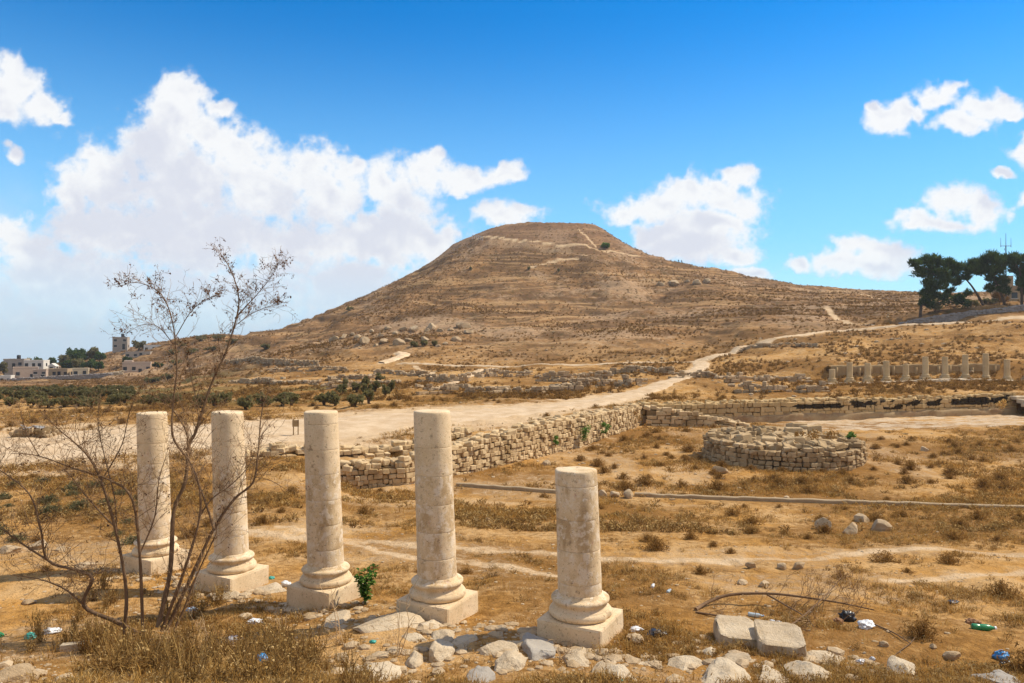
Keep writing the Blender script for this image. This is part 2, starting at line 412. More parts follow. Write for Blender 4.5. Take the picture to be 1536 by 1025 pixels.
def crag_v(sub, half, seed, n=11, lo=.52, hi=.86, rough=.12):
    V, F = ICO[sub]; rs = np.random.default_rng(seed+999); V = V*1.0
    for _ in range(n):
        q = rs.normal(size=3); q /= np.linalg.norm(q); d = rs.uniform(lo, hi); t = V@q-d; V = V-np.maximum(t, 0)[:,None]*q*.97
    f = fbm(V[:,0]*2.2+seed, V[:,1]*2.2, V[:,2]*2.2, o=4)-.5
    return V*(1.25+rough*2*f)[:,None]*np.asarray(half, float), F
def slab_v(half, seed, square=False):
    V, F = ICO[5]; rs = np.random.default_rng(seed+55); n = np.sign(V)*np.abs(V)**(.14 if square else .30); n = n/np.abs(n).max(1)[:,None]; V = n*.88+V*.12
    for k in range(9):
        a = k*.7+rs.uniform(-.3,.3); q = np.array([math.cos(a), math.sin(a), rs.uniform(-.1,.35)]); q /= np.linalg.norm(q); d = rs.uniform(.80,1.08)+(.28 if square else 0); t = V@q-d; V = V-np.maximum(t, 0)[:,None]*q
    W_ = V*np.asarray(half, float); c = W_/max(half)
    e = fbm(c[:,0]*2.5+seed, c[:,1]*2.5, c[:,2]*2.5, o=5, g=.6)-.5
    W_ = W_*(1+.16*e)[:,None]; top = half[2]*.62; W_[:,2] = np.where(W_[:,2] > top, top+(W_[:,2]-top)*.22, W_[:,2]); W_[:,2] += .065*(fbm(W_[:,0]*6+seed, W_[:,1]*6-seed, o=6, g=.7)-.5)
    return W_, F

# ------------------------------------------------------------------ materials
def new_mat(name):
    m = bpy.data.materials.new(name); m.use_nodes = True; t = m.node_tree
    b = t.nodes['Principled BSDF']; b.inputs['Roughness'].default_value = .9
    b.inputs['Specular IOR Level'].default_value = .15
    return m, NT(t), b
def bump(k, b, h, strength=.5, dist=.02):
    n = k.n.new('ShaderNodeBump'); n.inputs['Strength'].default_value = strength; n.inputs['Distance'].default_value = dist
    k.put(n.inputs['Height'], h); k.l.new(n.outputs[0], b.inputs['Normal'])
def ground_mat(name):
    m, k, b = new_mat(name)
    P = k.geo(); H = k.attr('hillness'); NH = k.m('SUBTRACT', 1.0, H)
    road = k.attr('road'); green = k.attr('green'); dist = k.attr('far')
    n1 = k.noise(P, .11, 5, .6); n2 = k.noise(P, .7, 6, .62); n3 = k.noise(P, 5.0, 5, .65); n4 = k.noise(P, 26, 3, .6)
    nm = k.noise(P, .035, 4, .55)
    straw = k.mix(H, (.44, .238, .070, 1), (.265, .142, .058, 1))
    soil = k.mix(H, (.51, .325, .148, 1), (.335, .200, .096, 1))
    dark = k.mix(H, (.215, .108, .030, 1), (.125, .073, .037, 1))
    c = k.mix(k.rng(n2, .36, .60), straw, soil)
    c = k.mix(k.m('MULTIPLY', k.rng(k.m('ADD', n1, k.m('MULTIPLY', n3, .5)), .62, .84), .9), c, dark)
    c = k.mix(k.m('MULTIPLY', k.rng(n3, .52, .70), .6), c, dark)
    # contour paths trodden round the hill, and pale scree
    pz = k.sep(P)[2]
    lines = k.noise(k.v('MULTIPLY', k.v('ADD', P, k.v('SCALE', k.noise(P, .02, 3, .5, color=True), scale=14)), (.02, .02, .9)), 1.0, 3, .6)
    c = k.mix(k.m('MULTIPLY', H, k.m('MULTIPLY', k.rng(lines, .53, .64), .7)), c, (.42, .27, .135, 1))
    c = k.mix(k.m('MULTIPLY', H, k.m('MULTIPLY', k.rng(lines, .47, .36), .75)), c, dark)
    c = k.mix(k.m('MULTIPLY', H, k.m('MULTIPLY', k.rng(k.m('ADD', nm, k.m('MULTIPLY', n2, .35)), .68, .80), .6)), c, (.43, .30, .19, 1))
    c = k.mix(k.m('MULTIPLY', k.rng(pz, 34, 52), .55), c, (.225, .135, .088, 1))
    sp = k.voro(P, .55); c = k.mix(k.m('MULTIPLY', H, k.m('MULTIPLY', k.rng(sp, .34, .16), k.rng(n2, .38, .55))), c, (.095, .06, .027, 1))
    sp = k.voro(P, 1.1); c = k.mix(k.m('MULTIPLY', k.m('MULTIPLY', k.rng(sp, .32, .16), k.rng(n2, .40, .55)), k.m('MULTIPLY', dist, .8)), c, (.12, .068, .024, 1))
    sp2 = k.voro(k.v('ADD', P, (7,3,0)), .5); c = k.mix(k.m('MULTIPLY', k.m('MULTIPLY', k.rng(sp2, .35, .15), k.rng(n1, .42, .6)), k.m('MULTIPLY', dist, .8)), c, (.10, .07, .026, 1))
    # pebbles and pale grit
    vp = k.voro(P, 12)
    c = k.mix(k.m('MULTIPLY', k.rng(vp, .20, .10), k.rng(n2, .5, .66)), c, (.56, .44, .31, 1))
    c = k.mix(k.m('MULTIPLY', green, k.rng(n3, .2, .6)), c, (.085, .085, .028, 1))
    tr = k.rng(k.m('ADD', road, k.m('MULTIPLY', k.m('SUBTRACT', n3, .5), .9)), .28, .72)
    rc = k.mix(k.rng(n2, .35, .65), (.52, .37, .22, 1), (.60, .45, .29, 1))
    c = k.mix(tr, c, rc)
    pv = k.attr('plaster')
    c = k.mix(k.m('MULTIPLY', k.rng(k.m('ADD', pv, k.m('MULTIPLY', k.m('SUBTRACT', k.noise(k.v('MULTIPLY', P, (.6,1.6,1)), .8, 6, .7), .5), 2.2)), .42, .75), .85), c, (.56, .455, .335, 1))
    c = k.mix(.22, c, k.mix(n4, (.03, .02, .01, 1), (1, .86, .65, 1)), 'OVERLAY')
    k.put(b.inputs['Base Color'], c)
    b.inputs['Roughness'].default_value = 1.0; b.inputs['Specular IOR Level'].default_value = .05
    bump(k, b, k.m('ADD', k.m('MULTIPLY', n3, 1.0), k.m('MULTIPLY', n4, .35)), .8, .12)
    return m
def road_mat(name, light=1.0):
    m, k, b = new_mat(name); P = k.geo()
    n2 = k.noise(P, .9, 5, .6); n3 = k.noise(P, 6, 5, .65); n4 = k.noise(P, 30, 3, .6)
    c = k.mix(k.rng(n2, .35, .65), (.50*light, .355*light, .215*light, 1), (.60*light, .455*light, .30*light, 1))
    c = k.mix(k.m('MULTIPLY', k.rng(n3, .56, .7), .45), c, (.36, .22, .10, 1))
    c = k.mix(k.m('MULTIPLY', k.rng(k.voro(P, 9), .2, .08), .6), c, (.66, .56, .42, 1))
    k.put(b.inputs['Base Color'], c); b.inputs['Roughness'].default_value = 1; b.inputs['Specular IOR Level'].default_value = .05
    bump(k, b, k.m('ADD', n3, k.m('MULTIPLY', n4, .4)), .6, .06)
    return m
def stone_mat(name, a, b_, dark, scale=1.0, tone_w=.5, stain=None, bd=.03, coord='pos'):
    """weathered stone: tone attribute varies block by block"""
    m, k, b = new_mat(name); P = k.geo() if coord == 'pos' else k.tc('Object')
    n1 = k.noise(P, 1.3*scale, 5, .62); n2 = k.noise(P, 7*scale, 6, .66); n3 = k.noise(P, 30*scale, 4, .6)
    c = k.mix(k.m('ADD', k.m('MULTIPLY', k.rng(n1, .3, .7), 1-tone_w), k.m('MULTIPLY', k.attr('tone'), tone_w)), a, b_)
    c = k.mix(k.m('MULTIPLY', k.rng(n2, .55, .72), .6), c, dark)
    c = k.mix(k.m('MULTIPLY', k.rng(n3, .58, .75), .35), c, dark)
    if stain: c = stain(k, P, c, n1, n2)
    k.put(b.inputs['Base Color'], c); b.inputs['Roughness'].default_value = .95; b.inputs['Specular IOR Level'].default_value = .1
    bump(k, b, k.m('ADD', n2, k.m('MULTIPLY', n3, .5)), .75, bd)
    return m
def plant_mat(name, cols, trans=.35):
    m = bpy.data.materials.new(name); m.use_nodes = True; t = m.node_tree; t.nodes.clear(); k = NT(t)
    r = t.nodes.new('ShaderNodeValToRGB'); cr = r.color_ramp
    while len(cr.elements) < len(cols): cr.elements.new(.5)
    for i, c in enumerate(cols): cr.elements[i].position = i/(len(cols)-1); cr.elements[i].color = (*c, 1)
    k.put(r.inputs[0], k.attr('tone'))
    d = t.nodes.new('ShaderNodeBsdfDiffuse'); tr = t.nodes.new('ShaderNodeBsdfTranslucent'); mx = t.nodes.new('ShaderNodeMixShader')
    k.put(d.inputs[0], r.outputs[0]); k.put(tr.inputs[0], r.outputs[0]); mx.inputs[0].default_value = trans
    k.l.new(d.outputs[0], mx.inputs[1]); k.l.new(tr.outputs[0], mx.inputs[2])
    o = t.nodes.new('ShaderNodeOutputMaterial'); k.l.new(mx.outputs[0], o.inputs[0])
    return m
def plain_mat(name, col, rough=.6, spec=.3, var=.2, scale=6, trans=0.0):
    m, k, b = new_mat(name); P = k.tc('Object')
    n = k.noise(P, scale, 5, .6)
    k.put(b.inputs['Base Color'], k.mix(k.rng(n, .3, .7), tuple(x*(1-var) for x in col)+(1,), tuple(min(1, x*(1+var)) for x in col)+(1,)))
    b.inputs['Roughness'].default_value = rough; b.inputs['Specular IOR Level'].default_value = spec
    if trans: b.inputs['Transmission Weight'].default_value = trans; b.inputs['IOR'].default_value = 1.2
    return m
def column_mat(name):
    m, k, b = new_mat(name); P = k.tc('Object')
    oi = k.n.new('ShaderNodeObjectInfo').outputs['Random']
    Q = k.v('ADD', P, k.comb(k.m('MULTIPLY', oi, 31), k.m('MULTIPLY', oi, 17), 0))
    pz = k.sep(P)[2]
    n1 = k.noise(Q, 2.2, 5, .6); n2 = k.noise(Q, 7, 6, .66); n3 = k.noise(Q, 60, 3, .6); n4 = k.noise(k.v('MULTIPLY', Q, (2.6,2.6,.9)), 1.5, 5, .6)
    c = k.mix(k.rng(n1, .32, .68), (.62, .46, .275, 1), (.73, .565, .37, 1))
    body = k.m('MULTIPLY', k.rng(pz, .35, .7), k.rng(pz, 2.6, 2.1))
    c = k.mix(k.m('MULTIPLY', k.m('MULTIPLY', k.rng(n4, .47, .66), .72), body), c, (.38, .245, .115, 1))        # brown weathering
    c = k.mix(k.m('MULTIPLY', k.m('MULTIPLY', k.rng(n2, .48, .62), .85), body), c, (.72, .60, .455, 1))          # patches of old plaster
    c = k.mix(k.m('MULTIPLY', k.rng(n2, .41, .30), .75), c, (.27, .19, .12, 1))
    c = k.mix(k.m('MULTIPLY', k.m('MULTIPLY', k.rng(k.noise(Q, 9, 3, .6), .66, .74), .6), body), c, (.44, .22, .16, 1))  # reddish traces
    pit = k.voro(Q, 26); c = k.mix(k.m('MULTIPLY', k.rng(pit, .16, .07), k.m('MULTIPLY', k.rng(n2, .45, .62), .8)), c, (.16, .11, .07, 1))
    sp = k.noise(Q, 22, 4, .7); c = k.mix(k.m('MULTIPLY', k.rng(sp, .58, .68), .8), c, (.30, .20, .115, 1))
    c = k.mix(k.m('MULTIPLY', k.m('MULTIPLY', k.rng(k.noise(k.v('ADD', Q, (3,1,7)), 11, 5, .7), .60, .66), .7), body), c, (.80, .71, .58, 1))
    c = k.mix(.30, c, k.mix(n3, (0,0,0,1), (1,1,1,1)), 'OVERLAY')
    k.put(b.inputs['Base Color'], c); b.inputs['Roughness'].default_value = .9; b.inputs['Specular IOR Level'].default_value = .15
    bump(k, b, k.m('ADD', k.m('MULTIPLY', n2, .6), k.m('ADD', k.m('MULTIPLY', n3, .25), k.m('MULTIPLY', k.rng(pit, .16, .02), -.9))), .85, .016)
    return m

M_GROUND = M_HILL = ground_mat('dry_ground')
M_ROAD = road_mat('road_dust'); M_ROADW = road_mat('road_white', 1.18)
M_COL = column_mat('column_limestone'); M_COLF = stone_mat('far_column_stone', (.44,.315,.17,1), (.56,.42,.245,1), (.30,.20,.10,1), .8, .2)
def black_growth(k, P, c, n1, n2):
    return k.mix(k.m('MULTIPLY', k.rng(k.m('ADD', k.attr('black'), k.m('MULTIPLY', k.m('SUBTRACT', n2, .5), .8)), .40, .62), .96), c, (.018, .012, .007, 1))
def wall_stain(k, P, c, n1, n2):
    return k.mix(k.m('MULTIPLY', k.rng(k.noise(P, .5, 4, .6), .58, .68), .6), c, (.20, .125, .05, 1))
M_WALL = stone_mat('wall_limestone', (.40,.265,.13,1), (.66,.495,.29,1), (.24,.15,.07,1), 1, .6, wall_stain)
M_WALLF = stone_mat('wall_far', (.40,.265,.12,1), (.56,.40,.205,1), (.22,.135,.055,1), 1, .6, black_growth)
M_RUIN = stone_mat('ruin_limestone', (.27,.175,.085,1), (.56,.41,.235,1), (.15,.095,.045,1), 1, .65, wall_stain)
M_CORE = stone_mat('wall_core', (.19,.125,.06,1), (.24,.165,.085,1), (.10,.065,.03,1), 1, .3)
def plaster_stain(k, P, c, n1, n2):
    n = k.noise(P, .8, 5, .7)
    return black_growth(k, P, k.mix(k.rng(n, .5, .58), c, (.30, .19, .10, 1)), n1, n2)
M_RENDER = stone_mat('old_lime_render', (.33,.225,.12,1), (.40,.285,.16,1), (.20,.13,.065,1), .8, .2, plaster_stain)
M_SOOT = stone_mat('black_lichen', (.010,.008,.005,1), (.02,.015,.01,1), (.006,.005,.004,1), 1, .3)
def lichen(k, P, c, n1, n2):
    return k.mix(k.m('MULTIPLY', k.rng(k.noise(P, 3.5, 5, .7), .60, .68), .6), c, (.23, .22, .20, 1))
M_SLAB = stone_mat('slab_stone', (.48,.365,.235,1), (.68,.56,.40,1), (.25,.165,.085,1), 2.6, .4, lichen, .05)
M_SLATE = stone_mat('grey_slab_stone', (.31,.275,.235,1), (.43,.385,.325,1), (.19,.16,.13,1), 2.2, .4, None, .02)
M_ROCK = stone_mat('field_rock', (.36,.25,.14,1), (.56,.43,.28,1), (.21,.14,.07,1), 2, .5, lichen, .03)
M_CRAG = stone_mat('hill_crag', (.33,.225,.125,1), (.52,.39,.25,1), (.20,.13,.065,1), .35, .5, None, .15)
M_STRAW = plant_mat('dry_grass_straw', [(.24,.12,.030),(.42,.225,.055),(.56,.33,.095),(.66,.46,.19)], .38)
M_THIST = plant_mat('dry_thistle', [(.13,.07,.026),(.25,.14,.045),(.40,.25,.085),(.60,.43,.20)], .3)
M_SCRUB = plant_mat('dry_scrub', [(.12,.064,.022),(.21,.112,.034),(.33,.18,.055),(.45,.275,.095)], .3)
M_OLIVE = plant_mat('olive_leaf', [(.13,.115,.048),(.19,.165,.068),(.25,.22,.095),(.33,.30,.14)], .5)
M_SAGE = plant_mat('sage_leaf', [(.07,.062,.026),(.12,.11,.05),(.17,.16,.08),(.24,.22,.12)], .3)
M_PINE = plant_mat('pine_needle', [(.028,.045,.014),(.052,.082,.024),(.085,.13,.036),(.13,.18,.05)], .42)
M_LEAF = plant_mat('green_leaf', [(.045,.095,.020),(.075,.15,.030),(.12,.22,.045),(.18,.29,.07)], .4)
M_TWIGLEAF = plant_mat('withered_leaf', [(.055,.022,.014),(.10,.04,.022),(.17,.075,.035),(.25,.13,.06)], .25)
M_BARK = stone_mat('shrub_bark', (.125,.075,.043,1), (.26,.165,.095,1), (.065,.040,.024,1), 6, .5, None, .006)
M_TWIG = plant_mat('dry_twig', [(.15,.09,.048),(.25,.15,.08),(.36,.235,.13),(.48,.34,.20)], .05)
M_PBARK = stone_mat('pine_bark', (.06,.038,.025,1), (.12,.08,.055,1), (.03,.02,.014,1), 1, .4)
M_CONC = stone_mat('kerb_concrete', (.33,.235,.14,1), (.45,.34,.21,1), (.20,.135,.075,1), 2, .4)

# ------------------------------------------------------------------ roads and tracks (centre lines taken from the land itself)
def line_on_land(pp, dmin=4.0): return [tuple(hit(x, y, dmin)[:2]) for x, y in pp]
def ext(pts): return pts
MAIN = line_on_land([(-200,690),(0,675),(100,668),(200,660),(300,652),(400,645),(500,637),(600,629),(700,621),(800,614),(880,605),(930,597),(985,580),(1030,563),(1052,550),(1050,543),(1075,534),(1105,524),(1150,512),(1200,504),(1260,497),(1340,490),(1420,486),(1536,478),(1640,470)], 20)
MAIN_W = [11.5,11,11,10.5,10,9.5,9,8,6.5,5.2,4.2,3.4,2.8,2.5,2.5,2.6,2.2,2.0,1.8,1.8,1.8,1.8,1.9,1.9,1.9]
PATHH = line_on_land([(1060,540),(960,545),(860,549),(760,551),(690,549),(640,547),(600,546)], 90)
SPUR = line_on_land([(572,545),(585,541),(598,537),(606,532),(596,530)], 90)
TRAIL = line_on_land([(545,607),(610,598),(660,582),(700,565),(740,553)], 80)
TRAIL2 = line_on_land([(622,549),(648,559),(650,570),(664,577),(662,583)], 90)
TRACK = line_on_land([(380,797),(470,806),(560,812),(640,818),(720,824),(800,828),(960,840),(1100,842),(1230,838),(1330,826),(1420,824),(1536,832),(1640,840)])
TRACK2 = line_on_land([(420,790),(520,812),(620,838),(720,846),(860,868)])
TRACK3 = line_on_land([(1330,872),(1430,866),(1540,858)])
PSLOPE = line_on_land([(1240,460),(1252,474),(1270,484),(1310,488)], 90)
PSLOPE2 = line_on_land([(1258,440),(1290,441),(1320,449),(1345,451)], 90)
HTOP = line_on_land([(715,360),(780,362),(850,370),(905,380),(960,384)], 250)
HTOP2 = line_on_land([(795,402),(830,393),(880,383)], 250)
HTOP3 = line_on_land([(868,345),(880,355),(893,368)], 250)
def ribbon(name, pts, widths, mat, lift=.05, dip=.12, seed=1, kind='structure'):
    p = crom([(x, y, 0) for x, y in pts], 14)[:, :2]
    w = np.interp(np.linspace(0, 1, len(p)), np.linspace(0, 1, len(widths)), widths) if not np.isscalar(widths) else np.full(len(p), widths)
    L = np.concatenate([[0], np.cumsum(np.hypot(*np.diff(p, axis=0).T))])
    s = np.arange(0, L[-1], max(.35, L[-1]/600)); x = np.interp(s, L, p[:,0]); y = np.interp(s, L, p[:,1]); ww = np.interp(s, L, w)
    T = np.gradient(np.stack([x, y], 1), axis=0); T /= np.linalg.norm(T, axis=1)[:,None]+1e-9
    N = np.stack([-T[:,1], T[:,0]], 1); n = 17
    q = np.linspace(-1, 1, n)
    X = x[:,None]+N[:,None,0]*q*ww[:,None]*.5*(1+.3*(vnoise(s*.5+seed*11, np.zeros_like(s))-.5))[:,None]
    Y = y[:,None]+N[:,None,1]*q*ww[:,None]*.5
    Z = land(X.ravel(), Y.ravel()).reshape(X.shape)
    Zs = Z.copy()
    for _ in range(2): Zs[:,1:-1] = (Zs[:,:-2]+Zs[:,1:-1]*2+Zs[:,2:])/4
    f = np.clip(Y/60, 1, 5)
    Z = np.maximum(Zs, Z)*.6+Z*.4 + lift*f*(1-np.abs(q)**3) - dip*f*np.abs(q)**6
    i, j = np.meshgrid(np.arange(len(s)-1), np.arange(n-1), indexing='ij')
    F = np.stack([i*n+j, i*n+j+1, (i+1)*n+j+1, (i+1)*n+j], -1).reshape(-1,4)
    o = mesh(name, np.stack([X, Y, Z], -1).reshape(-1,3), [F], mat, smooth=True)
    o['kind'] = kind
    return o

def build_land():
    apex = -7.0
    na, nr = 940, 860
    # finer rays in the field of view
    q = np.linspace(-1, 1, na); ang = np.radians(52)*q + np.radians(26)*q**5*1.2
    r = np.concatenate([np.linspace(.3, 8, 26)[:-1], np.exp(np.linspace(math.log(8), math.log(560), nr-60)), np.exp(np.linspace(math.log(575), math.log(3300), 35))])
    A, Rr = np.meshgrid(ang, r, indexing='ij'); X = Rr*np.sin(A); Y = apex+Rr*np.cos(A)
    x, y = X.ravel(), Y.ravel()
    z, hm = land(x, y, want_hill=True)
    far = sstep(y, 45, 110)
    road = np.zeros_like(x)
    def paint(pts, w, amt=1.0):
        d = seg_dist(x, y, pts); ww = np.maximum(w, y*.0035)
        d = d*(1+.9*(fbm(x*.9+5, y*.9, o=3)-.5)); np.maximum(road, amt*(1-sstep(d, ww*.25, ww*1.3)), out=road)
    paint(MAIN[:9], 9.5, .9); paint(MAIN[8:12], 4.2, .9); paint(MAIN[11:], 1.7, .8)
    for t_, w in ((PATHH,1.1),(TRAIL,1.0),(TRAIL2,.6),(PSLOPE,1.0),(PSLOPE2,.6),(HTOP,.6),(HTOP2,.3),(HTOP3,.3),(SPUR,1.5)): paint(t_, w, .75)
    paint(line_on_land([(735,362),(770,368),(820,374),(850,376)], 250), 5, .42); paint(line_on_land([(690,372),(720,380),(760,386)], 250), 5, .30); paint(line_on_land([(640,492),(700,480),(760,470)], 150), 2.0, .4); paint(line_on_land([(700,520),(760,512),(850,514),(930,520)], 120), 2.0, .4)
    for t_, w in ((TRACK,.42),(TRACK2,.30),(TRACK3,.25)): paint(t_, w, .62); paint(t_, w*3.2, .34)
    ins = in_poly(x, y, POOL)
    road = np.maximum(road, ins*np.clip(sstep(fbm(x*.25, y*.10, o=3), .5, .75), 0, .42))
    # bare pale ground at patches on the flat
    road = np.maximum(road, (y < 60)*.40*sstep(fbm(x*.17+3, y*.3+8, o=4), .50, .68))
    plaster = ins*sstep(x, 18, 22)*(1-sstep(x, 43, 46))*sstep(y-(56+.255*(x-9.9)), -9, -6.5)*.62
    hillness = sstep(y+12*(fbm(x*.03,y*.03,o=3)-.5), 105, 175)
    green = np.zeros_like(x)
    px = x/np.maximum(y, 1)*FPX+CX
    green = np.maximum(green, sstep(430-px, 0, 160)*sstep(y, 85, 100)*(1-sstep(y, 150, 175))*sstep(fbm(x*.05, y*.05, o=3), .34, .52)*.95)
    green = np.maximum(green, sstep(640-px, 0, 160)*sstep(y, 58, 66)*(1-sstep(y, 88, 112))*sstep(fbm(x*.08, y*.08, o=3), .40, .55)*.75)
    i, j = np.meshgrid(np.arange(len(ang)-1), np.arange(len(r)-1), indexing='ij'); n = len(r)
    F = np.stack([i*n+j, (i+1)*n+j, (i+1)*n+j+1, i*n+j+1], -1).reshape(-1,4)
    hf = hm[F].sum(1) >= 3
    V = np.stack([x, y, z], 1)
    for name, sel, mat in (('ground', ~hf, M_GROUND), ('hill', hf, M_HILL)):
        f = F[sel]; u, inv = np.unique(f, return_inverse=True)
        o = mesh(name, V[u], [inv.reshape(-1,4)], mat, smooth=True, attrs=dict(road=road[u], green=green[u], far=far[u], plaster=plaster[u], hillness=hillness[u]))
        o['kind'] = 'structure'
build_land()
ribbon('dirt_road', MAIN, MAIN_W, M_ROAD, .07, .10)
ribbon('hillside_path', PATHH, 1.6, M_ROAD, .06, .1, 2)
ribbon('stone_path', SPUR, [2.6,3.2,3.0,2.0], M_ROADW, .10, .1, 3)
ribbon('footpath', TRAIL, 1.2, M_ROAD, .05, .1, 4)

# ------------------------------------------------------------------ clouds: a far wall of cumulus, thickness worked out from the puffs
def build_clouds():
    nu, nv = 1150, 430
    tx = np.linspace(-1.0, .95, nu); tz = np.linspace(-.02, .62, nv)
    U, Vv = np.meshgrid(tx, tz, indexing='ij')
    w = lambda f, o, a, s_: (fbm(U*f+s_, Vv*f-s_, o=o)-.5)*a
    QU = U+w(9, 3, .050, 3)+w(30, 4, .030, 31); QV = Vv+w(9, 3, .050, 13)+w(30, 4, .030, 57)
    acc = np.full(U.shape, -3.0)
    for (x, y, rx, ry) in PUFFS:
        cx_, cz_ = px_dir(x, y)
        f = 1-np.hypot((QU-cx_)*FPX/rx/1.1, (QV-cz_)*FPX/ry/1.1)
        h = np.clip(.5+.5*(f-acc)/.18, 0, 1)
        acc = acc*(1-h)+f*h+.18*h*(1-h)
    bil = 1-np.abs(2*fbm(U*26, Vv*26, o=5, g=.58)-1)*2.2          # rounded heads
    dens = acc+.26*(bil-.45)+.34*(fbm(U*14+5, Vv*14, o=6, g=.58)-.5)
    thick = np.clip(dens+.05, 0, 1.0)
    # light through the cloud towards the sun, upper right
    sh = np.zeros_like(dens); du, dv = tx[1]-tx[0], tz[1]-tz[0]
    for i in range(1, 15):
        a = i*.0075; su, sv = int(round(a*.55/du)), int(round(a*.83/dv))
        t = np.zeros_like(thick); t[:nu-su or None, :nv-sv or None] = thick[su:, sv:]
        sh += t*.085
    rel = dens - np.roll(np.roll(dens, -int(.007/du), 0), -int(.011/dv), 1)
    far_ = 6000.0
    y = far_/np.sqrt(1+U**2); V = np.stack([U*y, y, EYE+Vv*y], -1).reshape(-1,3)
    i, j = np.meshgrid(np.arange(nu-1), np.arange(nv-1), indexing='ij')
    F = np.stack([i*nv+j, i*nv+j+1, (i+1)*nv+j+1, (i+1)*nv+j], -1).reshape(-1,4)
    d4 = dens.ravel()[F].max(1) > -.35
    low = (V[F][:,:,0].mean(1) < 600) & (V[F][:,:,2].mean(1) < 1800)
    sel = F[d4 | low]; u, inv = np.unique(sel, return_inverse=True)
    m = bpy.data.materials.new('cumulus'); m.use_nodes = True; t = m.node_tree; t.nodes.clear(); k = NT(t)
    P = k.v('SCALE', k.geo(), scale=1/far_)
    n = k.noise(P, 55, 6, .66); nb = k.noise(P, 13, 5, .58)
    D = k.m('ADD', k.attr('dens'), k.m('MULTIPLY', k.m('SUBTRACT', n, .5), .75))
    D = k.m('ADD', D, k.m('MULTIPLY', k.m('SUBTRACT', nb, .5), .35))
    al = k.rng(D, -.10, .58)
    zz = k.sep(P)[2]
    al = k.m('MULTIPLY', al, k.rng(zz, -.02, .13, .30, .97))
    s_ = k.m('ADD', k.attr('selfshade'), k.m('MULTIPLY', k.m('SUBTRACT', nb, .5), .75))
    s_ = k.m('ADD', s_, k.m('MULTIPLY', k.attr('relief'), .75))
    col = k.mix(k.rng(s_, .22, 1.0), (.69, .695, .70, 1), (.535, .55, .61, 1))
    xx = k.sep(P)[0]
    veil = k.m('MULTIPLY', k.m('MULTIPLY', k.rng(xx, .10, -.28), k.rng(zz, .23, .08)), k.rng(k.noise(P, 6, 5, .6), .28, .66))
    veil = k.m('MULTIPLY', veil, .8)
    al2 = k.m('MAXIMUM', al, veil)
    col = k.mix(k.rng(al, .0, .6), (.46, .54, .655, 1), col)
    e = t.nodes.new('ShaderNodeEmission'); k.put(e.inputs[0], col); e.inputs[1].default_value = 1.0
    tr = t.nodes.new('ShaderNodeBsdfTransparent'); mx = t.nodes.new('ShaderNodeMixShader')
    k.put(mx.inputs[0], al2); k.l.new(tr.outputs[0], mx.inputs[1]); k.l.new(e.outputs[0], mx.inputs[2])
    o = t.nodes.new('ShaderNodeOutputMaterial'); k.l.new(mx.outputs[0], o.inputs[0])
    m.cycles.emission_sampling = 'NONE'
    ob = mesh('sky_clouds', V[u], [inv.reshape(-1,4)], m, smooth=True, attrs=dict(dens=dens.ravel()[u], selfshade=sh.ravel()[u], relief=rel.ravel()[u]))
    ob['kind'] = 'structure'
build_clouds()
